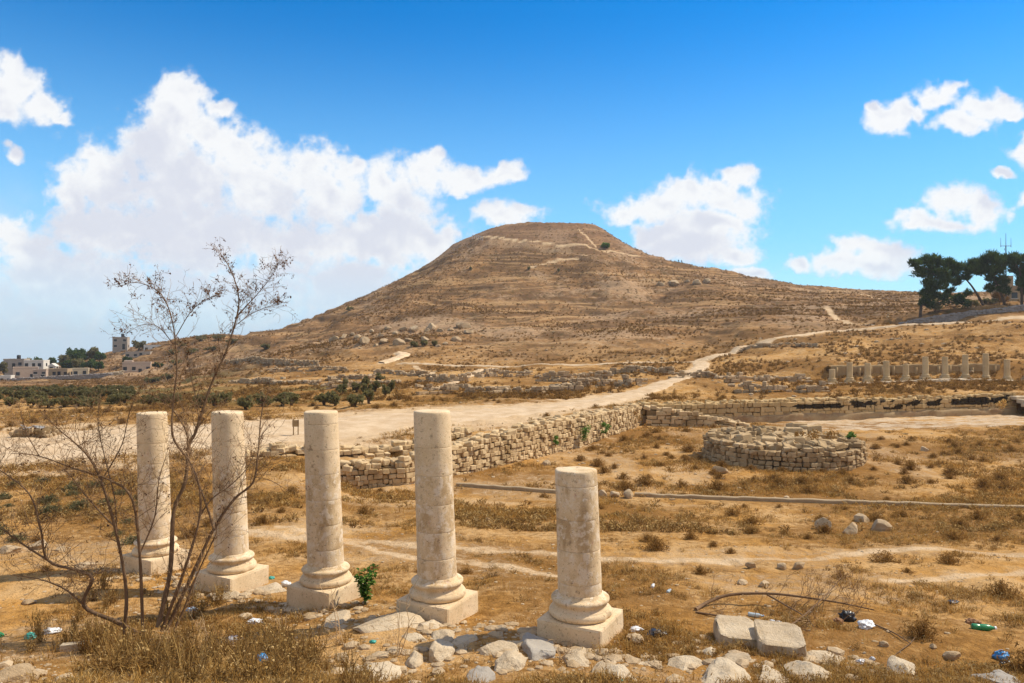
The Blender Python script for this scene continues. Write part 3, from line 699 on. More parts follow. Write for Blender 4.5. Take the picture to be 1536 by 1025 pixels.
# ------------------------------------------------------------------ ruined pool: walls, round ruin, kerb
def rad2(a): return math.radians(a)
def path_len(pts):
    p = np.asarray(pts, float); L = np.concatenate([[0], np.cumsum(np.hypot(*np.diff(p, axis=0).T))]); return p, L
def stone_wall(name, label, cat, path, base, top, thick=.9, sw=(.28,.55), sh=.29, mat=None, wob=.06, side=1, group=None, cap=True, ragged=.12, miss=.0, back=True, core=True):
    """rubble masonry along a path: faces of single stones, capping stones, earth core. base/top: functions of the run 0..1 (absolute z). side: +1 = front face lies to the right of the walking direction"""
    p, L = path_len(path); tot = L[-1]
    root = thing(name, label, cat, (p[0,0], p[0,1], base(0)), 0, group); o = np.array([p[0,0], p[0,1], base(0)])
    def at(s):
        s = min(max(s, 0), tot); i = min(np.searchsorted(L, s, 'right')-1, len(p)-2); t = (s-L[i])/(L[i+1]-L[i])
        d = (p[i+1]-p[i])/(L[i+1]-L[i]); return p[i]+d*(s-L[i]), d
    mb = MB()
    faces = [(0., side)] + ([(thick, side)] if back else [])
    for off, sd_ in faces:
        zmin = min(base(t) for t in np.linspace(0, 1, 9)); zmax = max(top(t) for t in np.linspace(0, 1, 9))
        z = zmin-.1; row = 0
        while z < zmax+.05:
            h = sh*random.uniform(.8, 1.2); s = random.uniform(-.2, 0)
            while s < tot:
                w = random.uniform(*sw)*random.choice((.7,1,1,1.25)); sc = s+w/2; t = min(max(sc/tot, 0), 1)
                zt = top(t)+(fbm(np.array([sc*1.3]), np.array([off*3.]), o=2)[0]-.5)*ragged*4
                zz = z+random.uniform(-.03, .03)
                if base(t)-.35 < zz and zz+h*.6 < zt and random.random() > miss:
                    c, d = at(sc); nrm = np.array([d[1], -d[0]])*sd_
                    q = c - nrm*(off+.16) + nrm*random.uniform(-wob, wob)
                    cbox(mb, (q[0]-o[0], q[1]-o[1], zz+h/2-o[2]), (w*.47, random.uniform(.16,.22), h*.47), math.atan2(d[1], d[0])+random.uniform(-.05,.05), random.uniform(.12,.34), .15, random.random()**1.3)
                s += w
            z += h; row += 1
    mb.build('stone_facing', mat or M_WALL, root)
    if cap:
        mb = MB(); s = 0
        while s < tot:
            for k in range(max(1, int(thick/.42))):
                w = random.uniform(.25, .6); c, d = at(s+random.uniform(0, .3)); nrm = np.array([d[1], -d[0]])*side
                t = min(max(s/tot, 0), 1)
                q = c - nrm*(.15+(k+random.uniform(0, .8))*thick/max(1, int(thick/.42)))
                hh = random.uniform(.09, .17)
                cbox(mb, (q[0]-o[0], q[1]-o[1], top(t)+random.uniform(-.12, .08)-o[2]), (w*.5, random.uniform(.14,.26), hh), math.atan2(d[1], d[0])+random.uniform(-.6,.6), .35, .16, random.random()*.6+.4, (random.uniform(-.2,.2), random.uniform(-.2,.2)))
            s += .34
        mb.build('capping_stone_layer', mat or M_WALL, root)
    if core:
        n = max(2, int(tot/1.0)); V = []; 
        for i in range(n+1):
            s = tot*i/n; c, d = at(s); nrm = np.array([d[1], -d[0]])*side; t = i/n
            for off in (.14, max(thick-.14, .2)):
                for zf in (base(t)-.4, top(t)-.16):
                    q = c-nrm*off; V.append((q[0]-o[0], q[1]-o[1], zf-o[2]))
        F = []
        for i in range(n):
            a, b = i*4, i*4+4
            F += [(a, b, b+1, a+1), (a+1, b+1, b+3, a+3), (a+3, b+3, b+2, a+2)]
        F += [(0,1,3,2), (n*4, n*4+2, n*4+3, n*4+1)]
        mesh('earth_core', V, [np.array(F)], M_CORE, root)
    return root
lin = lambda a: (lambda t: float(np.interp(t, np.linspace(0, 1, len(a)), a)))
E = EYE
stone_wall('rubble_wall', 'long rough rubble wall running diagonally along the sunlit side of the sunken pool', 'wall', WALL_L,
           lin([E-6.05]*6), lin([E-5.15,E-5.0,E-4.75,E-4.5,E-4.3,E-4.3,E-4.35,E-4.45,E-4.5,E-4.55]), 1.0, (.20,.42), .235, M_WALL, .07, 1, ragged=.10)
PB = [(-11.5,30.9),(-8.4,32.6),(-5.6,34.2),(-3.7,36.6),(-2.2,38.6)]
stone_wall('low_rubble_wall', 'low broken row of pale stones on the bank behind the long rubble wall', 'wall', PB,
           lin([land1(*q)-.05 for q in PB]), lin([land1(*q)+h for q, h in zip(PB, (.25,.42,.34,.38,.28))]), .5, (.22,.5), .24, M_WALL, .12, 1, ragged=.3, miss=.2, core=False)

def far_wall():
    p = np.array(WALL_F); root = stone_wall('pool_back_wall', 'long shaded back wall of the pool with black lichen blotches above pale old render', 'wall', WALL_F,
        lin([E-5.75]*2), lin([E-4.5,E-4.42,E-4.4,E-4.35]), 1.1, (.35,.8), .34, M_WALLF, .06, 1, ragged=.12)
    o = np.array(root.location); mb = MB(); L = path_len(WALL_F)
    # bench of old render along the foot
    P_, Ls = L; tot = Ls[-1]; n = 120; V = []; prof = [(.20,-6.3),(.19,-5.95),(.16,-5.62),(.10,-5.46),(-.12,-5.40)]
    for i in range(n+1):
        s = tot*i/n; k = min(np.searchsorted(Ls, s, 'right')-1, len(P_)-2); d = (P_[k+1]-P_[k])/(Ls[k+1]-Ls[k]); c = P_[k]+d*(s-Ls[k]); nr = np.array([d[1],-d[0]])
        for j, (off, z) in enumerate(prof):
            w = (vnoise(np.array([s*.9+j*3.]), np.array([j*1.7]))[0]-.5)*.22
            q = c+nr*(off+w); V.append((q[0]-o[0], q[1]-o[1], E+z+w*.5-o[2]))
    m = len(prof); i, j = np.meshgrid(np.arange(n), np.arange(m-1), indexing='ij')
    mesh('render_bench', V, [np.stack([i*m+j, (i+1)*m+j, (i+1)*m+j+1, i*m+j+1], -1).reshape(-1,4)], M_RENDER, root, smooth=True)
    for c in root.children:
        me = c.data; n = len(me.vertices); co = np.empty(n*3, np.float32); me.vertices.foreach_get('co', co)
        at = me.attributes.new('black', 'FLOAT', 'POINT'); at.data.foreach_set('value', wall_black(co.reshape(-1,3), o).astype(np.float32))
far_wall()
# sloping broken spur where the two walls meet
def spur():
    a = np.array([10.2,55.4]); b = np.array([17.5,54.4])
    stone_wall('ruined_ramp', 'short collapsing stone spur sloping down from the corner of the pool walls', 'wall', [tuple(a), (13.6,55.2), tuple(b)],
               lin([E-6.1]*2), lin([E-4.65,E-4.9,E-5.25,E-5.55,E-5.9]), 1.2, (.35,.8), .30, M_WALL, .10, 1, ragged=.25)
spur()
def steps():
    r = thing('stone_stairs', 'pale worn stone steps at the far end of the pool back wall', 'steps', (46.2,62.5,E-6), R(14)); mb = MB()
    for k in range(6):
        for j in range(5):
            cbox(mb, (j*1.1-1.0+random.uniform(-.1,.1), k*.62+random.uniform(-.1,.1)-.6, .12+k*.27), (.54,.42,.16), random.uniform(-.06,.06), .25, .07, random.uniform(.5,1))
    mb.build('step_slabs', M_SLAB, r)
steps()

def round_ruin():
    cx, cy = (1174-CX)/FPX*39.4, 39.4; zb = E-6.05; rad = 3.9
    r = thing('round_ruin', 'round stone foundation heaped with rubble standing in the middle of the pool', 'ruin', (cx, cy, zb))
    mb = MB(); z = 0
    for k, h in enumerate((.22,.24,.24,.23,.22,.22)):
        a = random.random()
        top_gap = lambda a: .5+.5*math.sin(a*1.0+.6)
        a_end = a+2*math.pi
        while a < a_end-.04:
            w = random.uniform(.20,.46); aa = a+w/2/rad
            # the far side and the camera-left corner stand a course higher
            hi = max(0, math.sin(aa))*1.0 + max(0, math.cos(aa-2.9))*.5
            keep = k < 4 or (k == 4 and (random.random() < .3+hi*.8)) or (k == 5 and random.random() < hi*.7-.1)
            if keep:
                rr = rad*(1+.012*math.sin(3*aa))+random.uniform(-.07,.07)-.03*k
                hh = h*random.uniform(.85,1.12)
                cbox(mb, (rr*math.cos(aa), rr*math.sin(aa), z+h/2+random.uniform(-.02,.02)), (w*.46, random.uniform(.16,.26), hh*.47), aa+math.pi/2+random.uniform(-.12,.12), random.uniform(.15,.42), .20, random.random()**1.3)
            a += w/rad
        z += h
    mb.build('ring_wall', M_RUIN, r)
    V, F = ICO[4]; W_ = V*np.array([3.7,3.7,.75]); W_[:,2] = np.maximum(W_[:,2], -.4)+.22*(fbm(V[:,0]*4, V[:,1]*4, o=3)-.3)
    mesh('earth_mound', W_+np.array([0,.2,.35]), [F], M_CORE, r, smooth=True)
    mb = MB(); rr = np.random.default_rng(12)
    for k in range(230):
        a = rr.uniform(0, 6.283); q = 3.5*math.sqrt(rr.random()); x, y = q*math.cos(a), q*math.sin(a)*.95+.1
        zz = .92+.12*(1-q/3.7)+.30*max(0, y/3.5)
        s = rr.uniform(.09,.26)
        cbox(mb, (x, y, zz+rr.uniform(-.05,.12)), (s*rr.uniform(.8,1.4), s*rr.uniform(.6,1.1), s*rr.uniform(.5,.95)), rr.uniform(0,3.1), .25, .28, rr.random(), (rr.uniform(-.35,.35), rr.uniform(-.35,.35)))
    for x, y, w, d, h, t in ((-1.3,-1.5,.38,.3,.2,.9),(.05,-1.6,.46,.34,.22,1.),(1.2,1.7,.45,.35,.2,.9),(2.4,2.2,.5,.4,.24,1.),(-2.3,-.6,.35,.3,.25,.8),(.9,-.6,.42,.35,.2,.9),(2.0,-.4,.6,.35,.22,.3),(1.9,2.9,.5,.35,.22,.85)):
        cbox(mb, (x, y, 1.17+.30*max(0, y/3.5)), (w, d, h), random.uniform(-.5,.5), .25, .1, t, (random.uniform(-.15,.15), random.uniform(-.15,.15)))
    mb.build('rubble_heap', M_RUIN, r)
    return r
RUIN = round_ruin()

def kerb():
    def seg(label, pts):
        p = crom(np.array([(x, y, 0) for x, y in pts]), 12)[:, :2]; z = land(p[:,0], p[:,1], False); z = np.convolve(np.pad(z, 4, 'edge'), np.ones(9)/9, 'valid'); o = np.array([p[0,0], p[0,1], z[0]])
        T = np.gradient(p, axis=0); T /= np.linalg.norm(T, axis=1)[:,None]; N = np.stack([-T[:,1], T[:,0]], 1); V = []
        for i in range(len(p)):
            w = (vnoise(np.array([i*.7]), np.array([2.]))[0]-.5)*.03
            for off, zz in ((-.12,-.25),(-.12,.115),(-.10,.14),(.10,.14),(.12,.115),(.12,-.25)): V.append((p[i,0]+N[i,0]*(off+w)-o[0], p[i,1]+N[i,1]*(off+w)-o[1], z[i]+zz+w-o[2]))
        n = len(p); i, j = np.meshgrid(np.arange(n-1), np.arange(5), indexing='ij'); F = np.stack([i*6+j, (i+1)*6+j, (i+1)*6+j+1, i*6+j+1], -1).reshape(-1,4)
        e = (n-1)*6; ob = mesh('stone_kerb', V, [F, np.array([[5,4,3,2,1,0],[e,e+1,e+2,e+3,e+4,e+5]])], M_CONC, tone=np.full(len(V), .4), loc=o); tag(ob, label, 'kerb')
    seg('narrow stone kerb from the end of the rubble wall to the shortest column', KERB[0]); seg('long straight stone kerb crossing the dry field in front of the round ruin', KERB[1])
kerb()

# ------------------------------------------------------------------ columns
def column(name, label, x, y, z0, ztop, rot, group, seg=56, near=True, drums=.42, seed=0, lean=R(1.9), s=1.0, first=.3):
    r = thing(name, label, 'column', (x, y, z0), rot, group); rs = np.random.default_rng(seed)
    mb = MB(); V, F = None, None
    if near:
        V, F = ICO[5]; q = np.sign(V)*np.abs(V)**.06; q = q/np.abs(q).max(1)[:,None]
        # crisp cube with worn edges
        half = np.array([.465,.465,.27])*s; W_ = q*half
        e = np.sort(np.abs(q), 1)[:,1]
        W_ = W_*(1-.02*sstep(e, .86, 1)[:,None]*(fbm(q[:,0]*6+seed, q[:,1]*6, q[:,2]*6, o=3)*1.6)[:,None])
        mesh('plinth', W_+np.array([0,0,.34*s-.27*s]), [F], (M_COL if near else M_COLF), r)
    else:
        cbox(mb, (0,0,.07*s), (.46*s,.46*s,.27*s), 0, .05, .01); mb.build('plinth', (M_COL if near else M_COLF), r)
    lv = np.array([-math.cos(-rot), -math.sin(-rot)])*math.tan(lean)       # leans to world -X, expressed in local axes
    def shear(P): P = P.copy(); P[:,:2] += lv*(P[:,2:3]-.34*s); return P
    prof = [(.395,.342),(.420,.350),(.436,.372),(.440,.398),(.434,.424),(.418,.444),(.408,.449),(.404,.452),(.404,.462),(.388,.468),(.372,.482),(.366,.500),(.370,.518),(.382,.528),(.384,.531),(.384,.540),(.396,.548),(.405,.566),(.403,.586),(.390,.602),(.378,.607),(.352,.612),(.334,.622),(.320,.640),(.312,.662)]
    prof = [(a*s, b*s) for a, b in prof]
    def bf(P):
        a = np.arctan2(P[:,1], P[:,0]); n = fbm(np.cos(a)*2+seed, np.sin(a)*2, P[:,2]*5, o=3)-.5
        P = P.copy(); P[:,:2] *= (1+.02*n)[:,None]
        if near:      # a bite out of the lower torus
            a0 = [-1.2,-.4,.9,-2.1,-.55][seed % 5]; w = np.exp(-((a-a0+rot)/.16)**2)*np.exp(-((P[:,2]-.39)/.06)**2); P[:,:2] *= (1-.10*w)[:,None]
        return shear(P)
    mb = MB(); lathe(mb, prof, seg, .5, True, bf); mb.build('base_moulding', (M_COL if near else M_COLF), r, smooth=True)
    zs = [.655*s]; z = .655*s+first
    H = ztop-z0
    while z < H-.2: zs.append(z); z += drums*rs.uniform(.95,1.06)
    zs.append(H)
    for i, (a, b) in enumerate(zip(zs[:-1], zs[1:])):
        ra = (.305-.022*(a-.65)/2.6)*s; rb = (.305-.022*(b-.65)/2.6)*s
        last = i == len(zs)-2
        n = max(3, int((b-a)/.05))
        pr = [(ra-.004, a), (ra-.0035, a+.003), (ra-.0006, a+.0045), (ra, a+.008)]+[(ra+(rb-ra)*k/n, a+(b-a)*k/n) for k in range(1, n)]+[(rb, b-.008), (rb-.0006, b-.0045), (rb-.0035, b-.003), (rb-.004, b)]
        if last: pr = pr[:-4]+[(rb-.001, b-.022), (rb-.009, b-.006), (rb-.03, b), (rb*.6, b+.004), (rb*.2, b+.002)]
        off = rs.normal(0, .0010, 2)
        def df(P, sd=rs.uniform(0,99), off=off, last=last, b=b):
            a_ = np.arctan2(P[:,1], P[:,0]); c, s_ = np.cos(a_)*2.2, np.sin(a_)*2.2
            P = P.copy(); n_ = fbm(c+sd, s_, P[:,2]*3, o=4)-.5
            edge = np.exp(-np.minimum(np.abs(P[:,2]-P[:,2].min()), np.abs(P[:,2]-P[:,2].max()))/.02)
            chip = np.clip(fbm(c*3+sd, s_*3, P[:,2]*2, o=3)-.60, 0, 1)
            P[:,:2] *= (1+.010*n_-edge*chip*.07)[:,None]; P[:,:2] += off
            if last: P[:,2] += .03*(fbm(P[:,0]*4+sd, P[:,1]*4, o=3)-.5)*(P[:,2] > b-.03)
            return shear(P)
        mb = MB(); lathe(mb, pr, seg, .5, last, df); mb.build('drum', (M_COL if near else M_COLF), r, smooth=True)
    return r
ROT = R(-27)
G1 = 'near row of standing columns'
NEAR = [('stone column half hidden behind the bare shrub, farthest of the five near columns', 235, 14.9, E-1.34, 0, .25),
        ('stone column just beside the bare shrub, between the half hidden column and the one with a green plant', 349, 13.75, E-1.22, 1, .35),
        ('tall stone column with a leafy green plant growing beside its plinth', 490, 12.6, E-1.11, 2, .28),
        ('tall stone column with a brown weathered band below two clean top drums, next to the shortest column', 657, 11.4, E-.995, 3, .30),
        ('shortest of the near columns, broken off lower and patched with pale plaster', 871, 10.2, E-1.70, 4, .16)]
NEARXY = []
for lab, px, D, zt, sd_, fs in NEAR:
    x = (px-CX)/FPX*D; z0 = land1(x, D)-.02; NEARXY.append((x, D))
    column('stone_column', lab, x, D, z0, zt, ROT, G1, 64, True, .425, sd_, R(1.9), 1.0, fs)
G2 = 'far colonnade across the pool'
FAR = [(1248,580,554),(1274.5,579,543.7),(1301.5,576,544.7),(1329.5,574,541.6),(1358.5,574,546.7),(1388,574,535.4),(1417.5,572,535.4),(1448,570,532.3),(1478.6,570,530.3),(1510.5,570,539.5),(1541,569,536)]
fl = ['short stump of a column at the near end of the far colonnade, left of all others','tall slim column next to the short end stump in the far colonnade','third column from the end stump of the far colonnade','fourth column from the end stump of the far colonnade',
      'shorter column in the middle of the far colonnade, lower than both neighbours','sixth column from the end stump, just past the lower middle one','seventh column from the end stump of the far colonnade','eighth column from the end stump of the far colonnade',
      'tallest column of the far colonnade, beside the shorter last one in full view','shorter column near the outer end of the far colonnade, beside the tallest one','outermost column of the far colonnade, cut by the frame edge']
for (px, yb, yt), lab, k in zip(FAR, fl, range(20)):
    D = 80.5+ (px-1248)/293*4.0; x = (px-CX)/FPX*D; z0 = land1(x, D)
    column('stone_column', lab, x, D, z0-.02, E+(HY-yt)/FPX*D, R(-10), G2, 24, False, .6, 20+k, R(.3), 1.05, .5)
def back_wall():
    A = np.array(P3(1246,560,87.6)[:2]); B = np.array(P3(1500,560,88.2)[:2]); o = np.array([A[0], A[1], land1(*A)])
    r = thing('pilaster_wall', 'brown retaining wall with shallow half columns behind the far colonnade', 'wall', o); mb = MB()
    L = np.linalg.norm(B-A); an = math.atan2(*(B-A)[::-1]); n = 60; V = []; m = 8
    for i in range(n+1):
        c = A+(B-A)*i/n; g = land1(c[0], c[1]-1.0)
        for j in range(m):
            f = j/(m-1); zt = E+(HY-(549.5-3.5*i/n))/FPX*c[1]+.22*(vnoise(np.array([i*.35]), np.array([3.]))[0]-.5)
            z = g-.3+(zt-g+.3)*f; w = .12*(fbm(np.array([i*.7]), np.array([f*3]), o=3)[0]-.5)
            V.append((c[0]-o[0], c[1]+w-o[1], z-o[2]))
        c2 = c; V.append((c[0]-o[0], c[1]+1.4-o[1], z-o[2]+.02))
    m += 1; i, j = np.meshgrid(np.arange(n), np.arange(m-1), indexing='ij')
    mesh('wall_face', V, [np.stack([i*m+j, (i+1)*m+j, (i+1)*m+j+1, i*m+j+1], -1).reshape(-1,4)], M_BACK, r, smooth=True)
    for k in range(15):
        c = A+(B-A)*(k+.5)/15; g = land1(c[0], c[1]-1)-.1; mb = MB(); h = 1.35+.2*random.random()
        lathe(mb, [(.2,0),(.19,h*.5),(.185,h)], 12, random.random(), True, lambda P: P+np.array([c[0]-o[0], c[1]-.02-o[1], g-o[2]])); mb.build('half_column', M_BACK, r, smooth=True)
M_BACK = stone_mat('back_wall_plaster', (.31,.20,.095,1), (.42,.29,.15,1), (.17,.105,.05,1), .6, .3)
back_wall()
# stylobate slabs under the colonnade
mbS = MB(); oS = P3(1380,574,82)
for k in range(70):
    px = random.uniform(1236,1540); D = 79.4+(px-1248)/293*4.0+random.uniform(-1.3,.9); x = (px-CX)/FPX*D
    cbox(mbS, (x-oS[0], D-oS[1], land1(x, D)+.04-oS[2]), (random.uniform(.3,.8), random.uniform(.25,.5), .12), random.uniform(-.3,.3), .25, .1, random.uniform(.4,1))
tag(mbS.build('stylobate_paving', M_SLAB, loc=oS), 'strip of broken pale paving slabs under the far colonnade', 'paving')

# ------------------------------------------------------------------ retaining wall, pines, mast and house on the rise
def pt(px, y, D): return tuple(P3(px, y, D)[:2])
RW = [pt(1352,487,140.5), pt(1387,480,141), pt(1450,472,141), pt(1536,460,140.6), pt(1640,450,140)]
M_GREYW = stone_mat('grey_field_wall', (.235,.205,.19,1), (.36,.315,.285,1), (.13,.11,.10,1), .6, .5)  # the terrace wall's shade is put into this grey stone colour
stone_wall('terrace_wall', 'long grey dry stone terrace wall below the dark pines', 'wall', RW,
   lin([E+(HY-491)/FPX*140.5, E+(HY-485)/FPX*141, E+(HY-478)/FPX*141, E+(HY-467)/FPX*140.6, E+(HY-457)/FPX*140]),
   lin([E+(HY-485)/FPX*140.5, E+(HY-472.5)/FPX*141, E+(HY-464)/FPX*141, E+(HY-454.5)/FPX*140.6, E+(HY-446)/FPX*140]), 1.0, (.4,.8), .36, M_GREYW, .08, 1, ragged=.18, back=False)
def leaf_cloud(mb, c, r, n, size, tone=(0,1), squash=1.0, shell=.45, rs=RNG, up=0.0):
    d = rs.normal(size=(n,3)); d /= np.linalg.norm(d, axis=1)[:,None]
    q = np.asarray(c)+d*np.array([r, r, r*squash])*(shell+(1-shell)*rs.random(n)**.6)[:,None]
    a = rs.normal(size=(n,3))*(1-.45*up)+up*(d*.8+np.array([0,0,.9])); a /= np.linalg.norm(a, axis=1)[:,None]; b = np.cross(a, rs.normal(size=(n,3))); b /= np.linalg.norm(b, axis=1)[:,None]
    s = size*rs.uniform(.55,1.35,(n,1))
    V = np.stack([q-a*s-b*s*.35*(1-.5*up), q+a*s*.2-b*s*.5*(1-.55*up), q+a*s*(1+.5*up), q-a*s*.1+b*s*.5*(1-.55*up)], 1).reshape(-1,3)
    F = np.arange(n*4).reshape(-1,4)
    t = tone[0]+(tone[1]-tone[0])*np.clip(rs.normal(.5,.2,n), 0, 1)
    mb.add(V, [F], np.repeat(t, 4))
def pine(label, base, stem, puffs, D, leaf=.34, dens=60, tone=(0,.85), mat=None, name='pine_tree', cat='pine tree', r0=.28, group='dark pines on the rise'):
    b = P3(*base, D); b[2] = land1(b[0], b[1])-.1
    r = thing(name, label, cat, b, 0, group); rs = np.random.default_rng(int(base[0]*7+base[1]))
    tr = MB(); S = np.array([P3(x, y, D+dd)-b for x, y, dd in stem]); S = np.vstack([[0,0,-.2], S])
    tube(tr, crom(S, 5), np.linspace(r0, r0*.35, len(crom(S, 5))), 8, .5)
    mb = MB()
    cl = crom(S, 8)
    for (x, y, rx, ry) in puffs:
        c = P3(x, y, D+rs.uniform(-1.6,1.6))-b; rr = rx/FPX*D
        j = cl[np.argmin(np.linalg.norm(cl-(c-np.array([0,0,rr*.4])), axis=1))]
        tube(tr, crom([j, (j+c)/2+rs.normal(size=3)*.15, c], 4), np.linspace(.10,.03,9), 5, .5)
        rr *= 1.1; k = max(3, int(rr*6.0))
        for _ in range(k*2):
            d = rs.normal(size=3); d /= np.linalg.norm(d); q = c+d*np.array([rr, rr*.9, ry/FPX*D])*rs.uniform(.3,1.0)
            t0 = rs.uniform(0,.35)
            leaf_cloud(mb, q, rr*rs.uniform(.30,.60), int(dens*rs.uniform(.6,1.1)), leaf*1.05, (tone[0]+t0*.6, min(1, tone[1]*.55+t0)), .8, .1, rs, 1.0)
    tr.build('trunk', M_PBARK, r, smooth=True); mb.build('crown', mat or M_PINE, r)
    return r
pine('broad dark pine at the end of the row, foliage hanging nearly to the terrace wall', (1380,468), [(1384,450,0),(1396,425,0),(1402,405,0)],
     [(1374,396,9,8),(1390,392,12,9),(1408,392,12,9),(1424,396,9,8),(1380,408,10,8),(1398,408,13,10),(1416,410,12,10),(1392,424,11,9),(1408,426,11,9),(1422,420,8,8),(1389,438,9,8),(1402,442,9,8),(1385,452,7,7),(1396,456,8,7),(1424,436,6,6)], 144, .32, 58)
pine('pine with a long slanting bare trunk and small crown between two fuller pines', (1477,459), [(1468,445,0),(1457,428,0),(1446,416,0)],
     [(1428,398,9,8),(1466,398,9,8),(1440,402,10,9),(1455,396,10,8),(1433,412,8,8),(1448,412,9,8),(1462,406,8,7),(1436,424,6,6),(1452,440,5,5)], 144.5, .32, 56)
pine('pine with dense flat topped crown on a forked trunk', (1509,457), [(1503,444,0),(1497,430,0),(1492,415,0)],
     [(1478,394,11,9),(1492,388,12,9),(1505,392,10,9),(1484,406,12,9),(1498,406,12,9),(1472,404,8,7),(1488,420,9,7),(1503,420,9,8),(1484,432,7,5),(1506,434,8,7)], 144, .32, 56)
pine('darkest pine, partly cut by the frame edge, beside the stone house', (1533,456), [(1533,440,0),(1532,420,0),(1530,405,0)],
     [(1518,390,9,8),(1530,388,12,9),(1545,392,12,10),(1522,404,8,8),(1534,406,12,10),(1548,410,12,10),(1530,424,8,9),(1540,430,10,10),(1552,430,10,10)], 143.5, .32, 60, (0,.6))
def bush(label, px, y, D, w, h, mat, tone=(0,1), group=None, name='bush', leaf=.25, n=500):
    b = P3(px, y, D); b[2] = land1(b[0], b[1])
    r = thing(name, label, 'bush', b, 0, group); rs = np.random.default_rng(int(px*3+y)); mb = MB(); st = MB()
    rr = w/FPX*D/2; hh = h/FPX*D
    for k in range(9):
        c = np.array([rs.uniform(-.65,.65)*rr, rs.uniform(-.5,.5)*rr, hh*rs.uniform(.25,.75)])
        leaf_cloud(mb, c, rr*rs.uniform(.3,.5), n//9, leaf, (tone[0], tone[1]*rs.uniform(.6,1)), min(1.2, hh/rr/1.4), .2, rs)
        tube(st, [(0,0,-.05), c*.5, c], [.05,.035,.02], 4)
    st.build('stems', M_BARK, r); mb.build('foliage', mat, r)
    return r
bush('dark round bush between the pines above the terrace wall', 1432, 468, 145, 42, 27, M_PINE, (.1,.7), n=1300, leaf=.26)
bush('yellowish bush beside the foot of the broad pine', 1402, 468, 145.5, 18, 22, M_OLIVE, (.4,1), n=500)
bush('low grey green bush behind the slanting pine trunk', 1455, 461, 150, 22, 14, M_OLIVE, (.1,.8), n=500)
bush('small bush behind the forked pine', 1487, 458, 149, 22, 9, M_OLIVE, (.1,.7), n=400)
bush('brown bush under the tall mast', 1500, 448, 150, 26, 16, M_SCRUB, (.2,.8), n=500)
def mast():
    b = P3(1509.5,452,150); b[2] = land1(b[0], b[1]); r = thing('antenna_mast', 'tall thin antenna mast with cross arm rising above the pines', 'antenna', b)
    zt = E+(HY-350)/FPX*150-b[2]; za = E+(HY-369)/FPX*150-b[2]
    m = MB(); tube(m, [(0,0,0),(0,0,za)], [.13,.10], 8); tube(m, [(0,0,za),(0,0,zt)], [.06,.035], 6); m.build('pole', M_MET, r)
    m = MB(); tube(m, [(-1.1,0,za),(1.1,0,za)], .06, 6); tube(m, [(-.3,0,za-.9),(-.3,0,za-.5)], .05, 5); m.build('cross_arm', M_MET, r)
    for s in (-1.05, 1.05):
        m = MB(); tube(m, [(s,0,za-.25),(s,0,za+1.7)], [.05,.025], 5); m.build('whip_antenna', M_MET, r)
M_MET = plain_mat('dark_metal', (.055,.058,.07), .5, .4)
mast()
M_GLASS = plain_mat('dark_window', (.018,.020,.026), .25, .5)
M_PLAS = {k: stone_mat('house_'+k, c1, c2, c3, .25, .25) for k, c1, c2, c3 in (
  ('grey', (.36,.30,.245,1), (.42,.355,.29,1), (.16,.135,.12,1)), ('pink', (.42,.31,.235,1), (.48,.37,.285,1), (.21,.155,.125,1)),
  ('cream', (.50,.41,.27,1), (.56,.47,.33,1), (.36,.29,.2,1)), ('white', (.60,.56,.50,1), (.68,.64,.57,1), (.44,.4,.35,1)), ('stone', (.36,.26,.16,1), (.44,.33,.21,1), (.24,.17,.1,1)))}
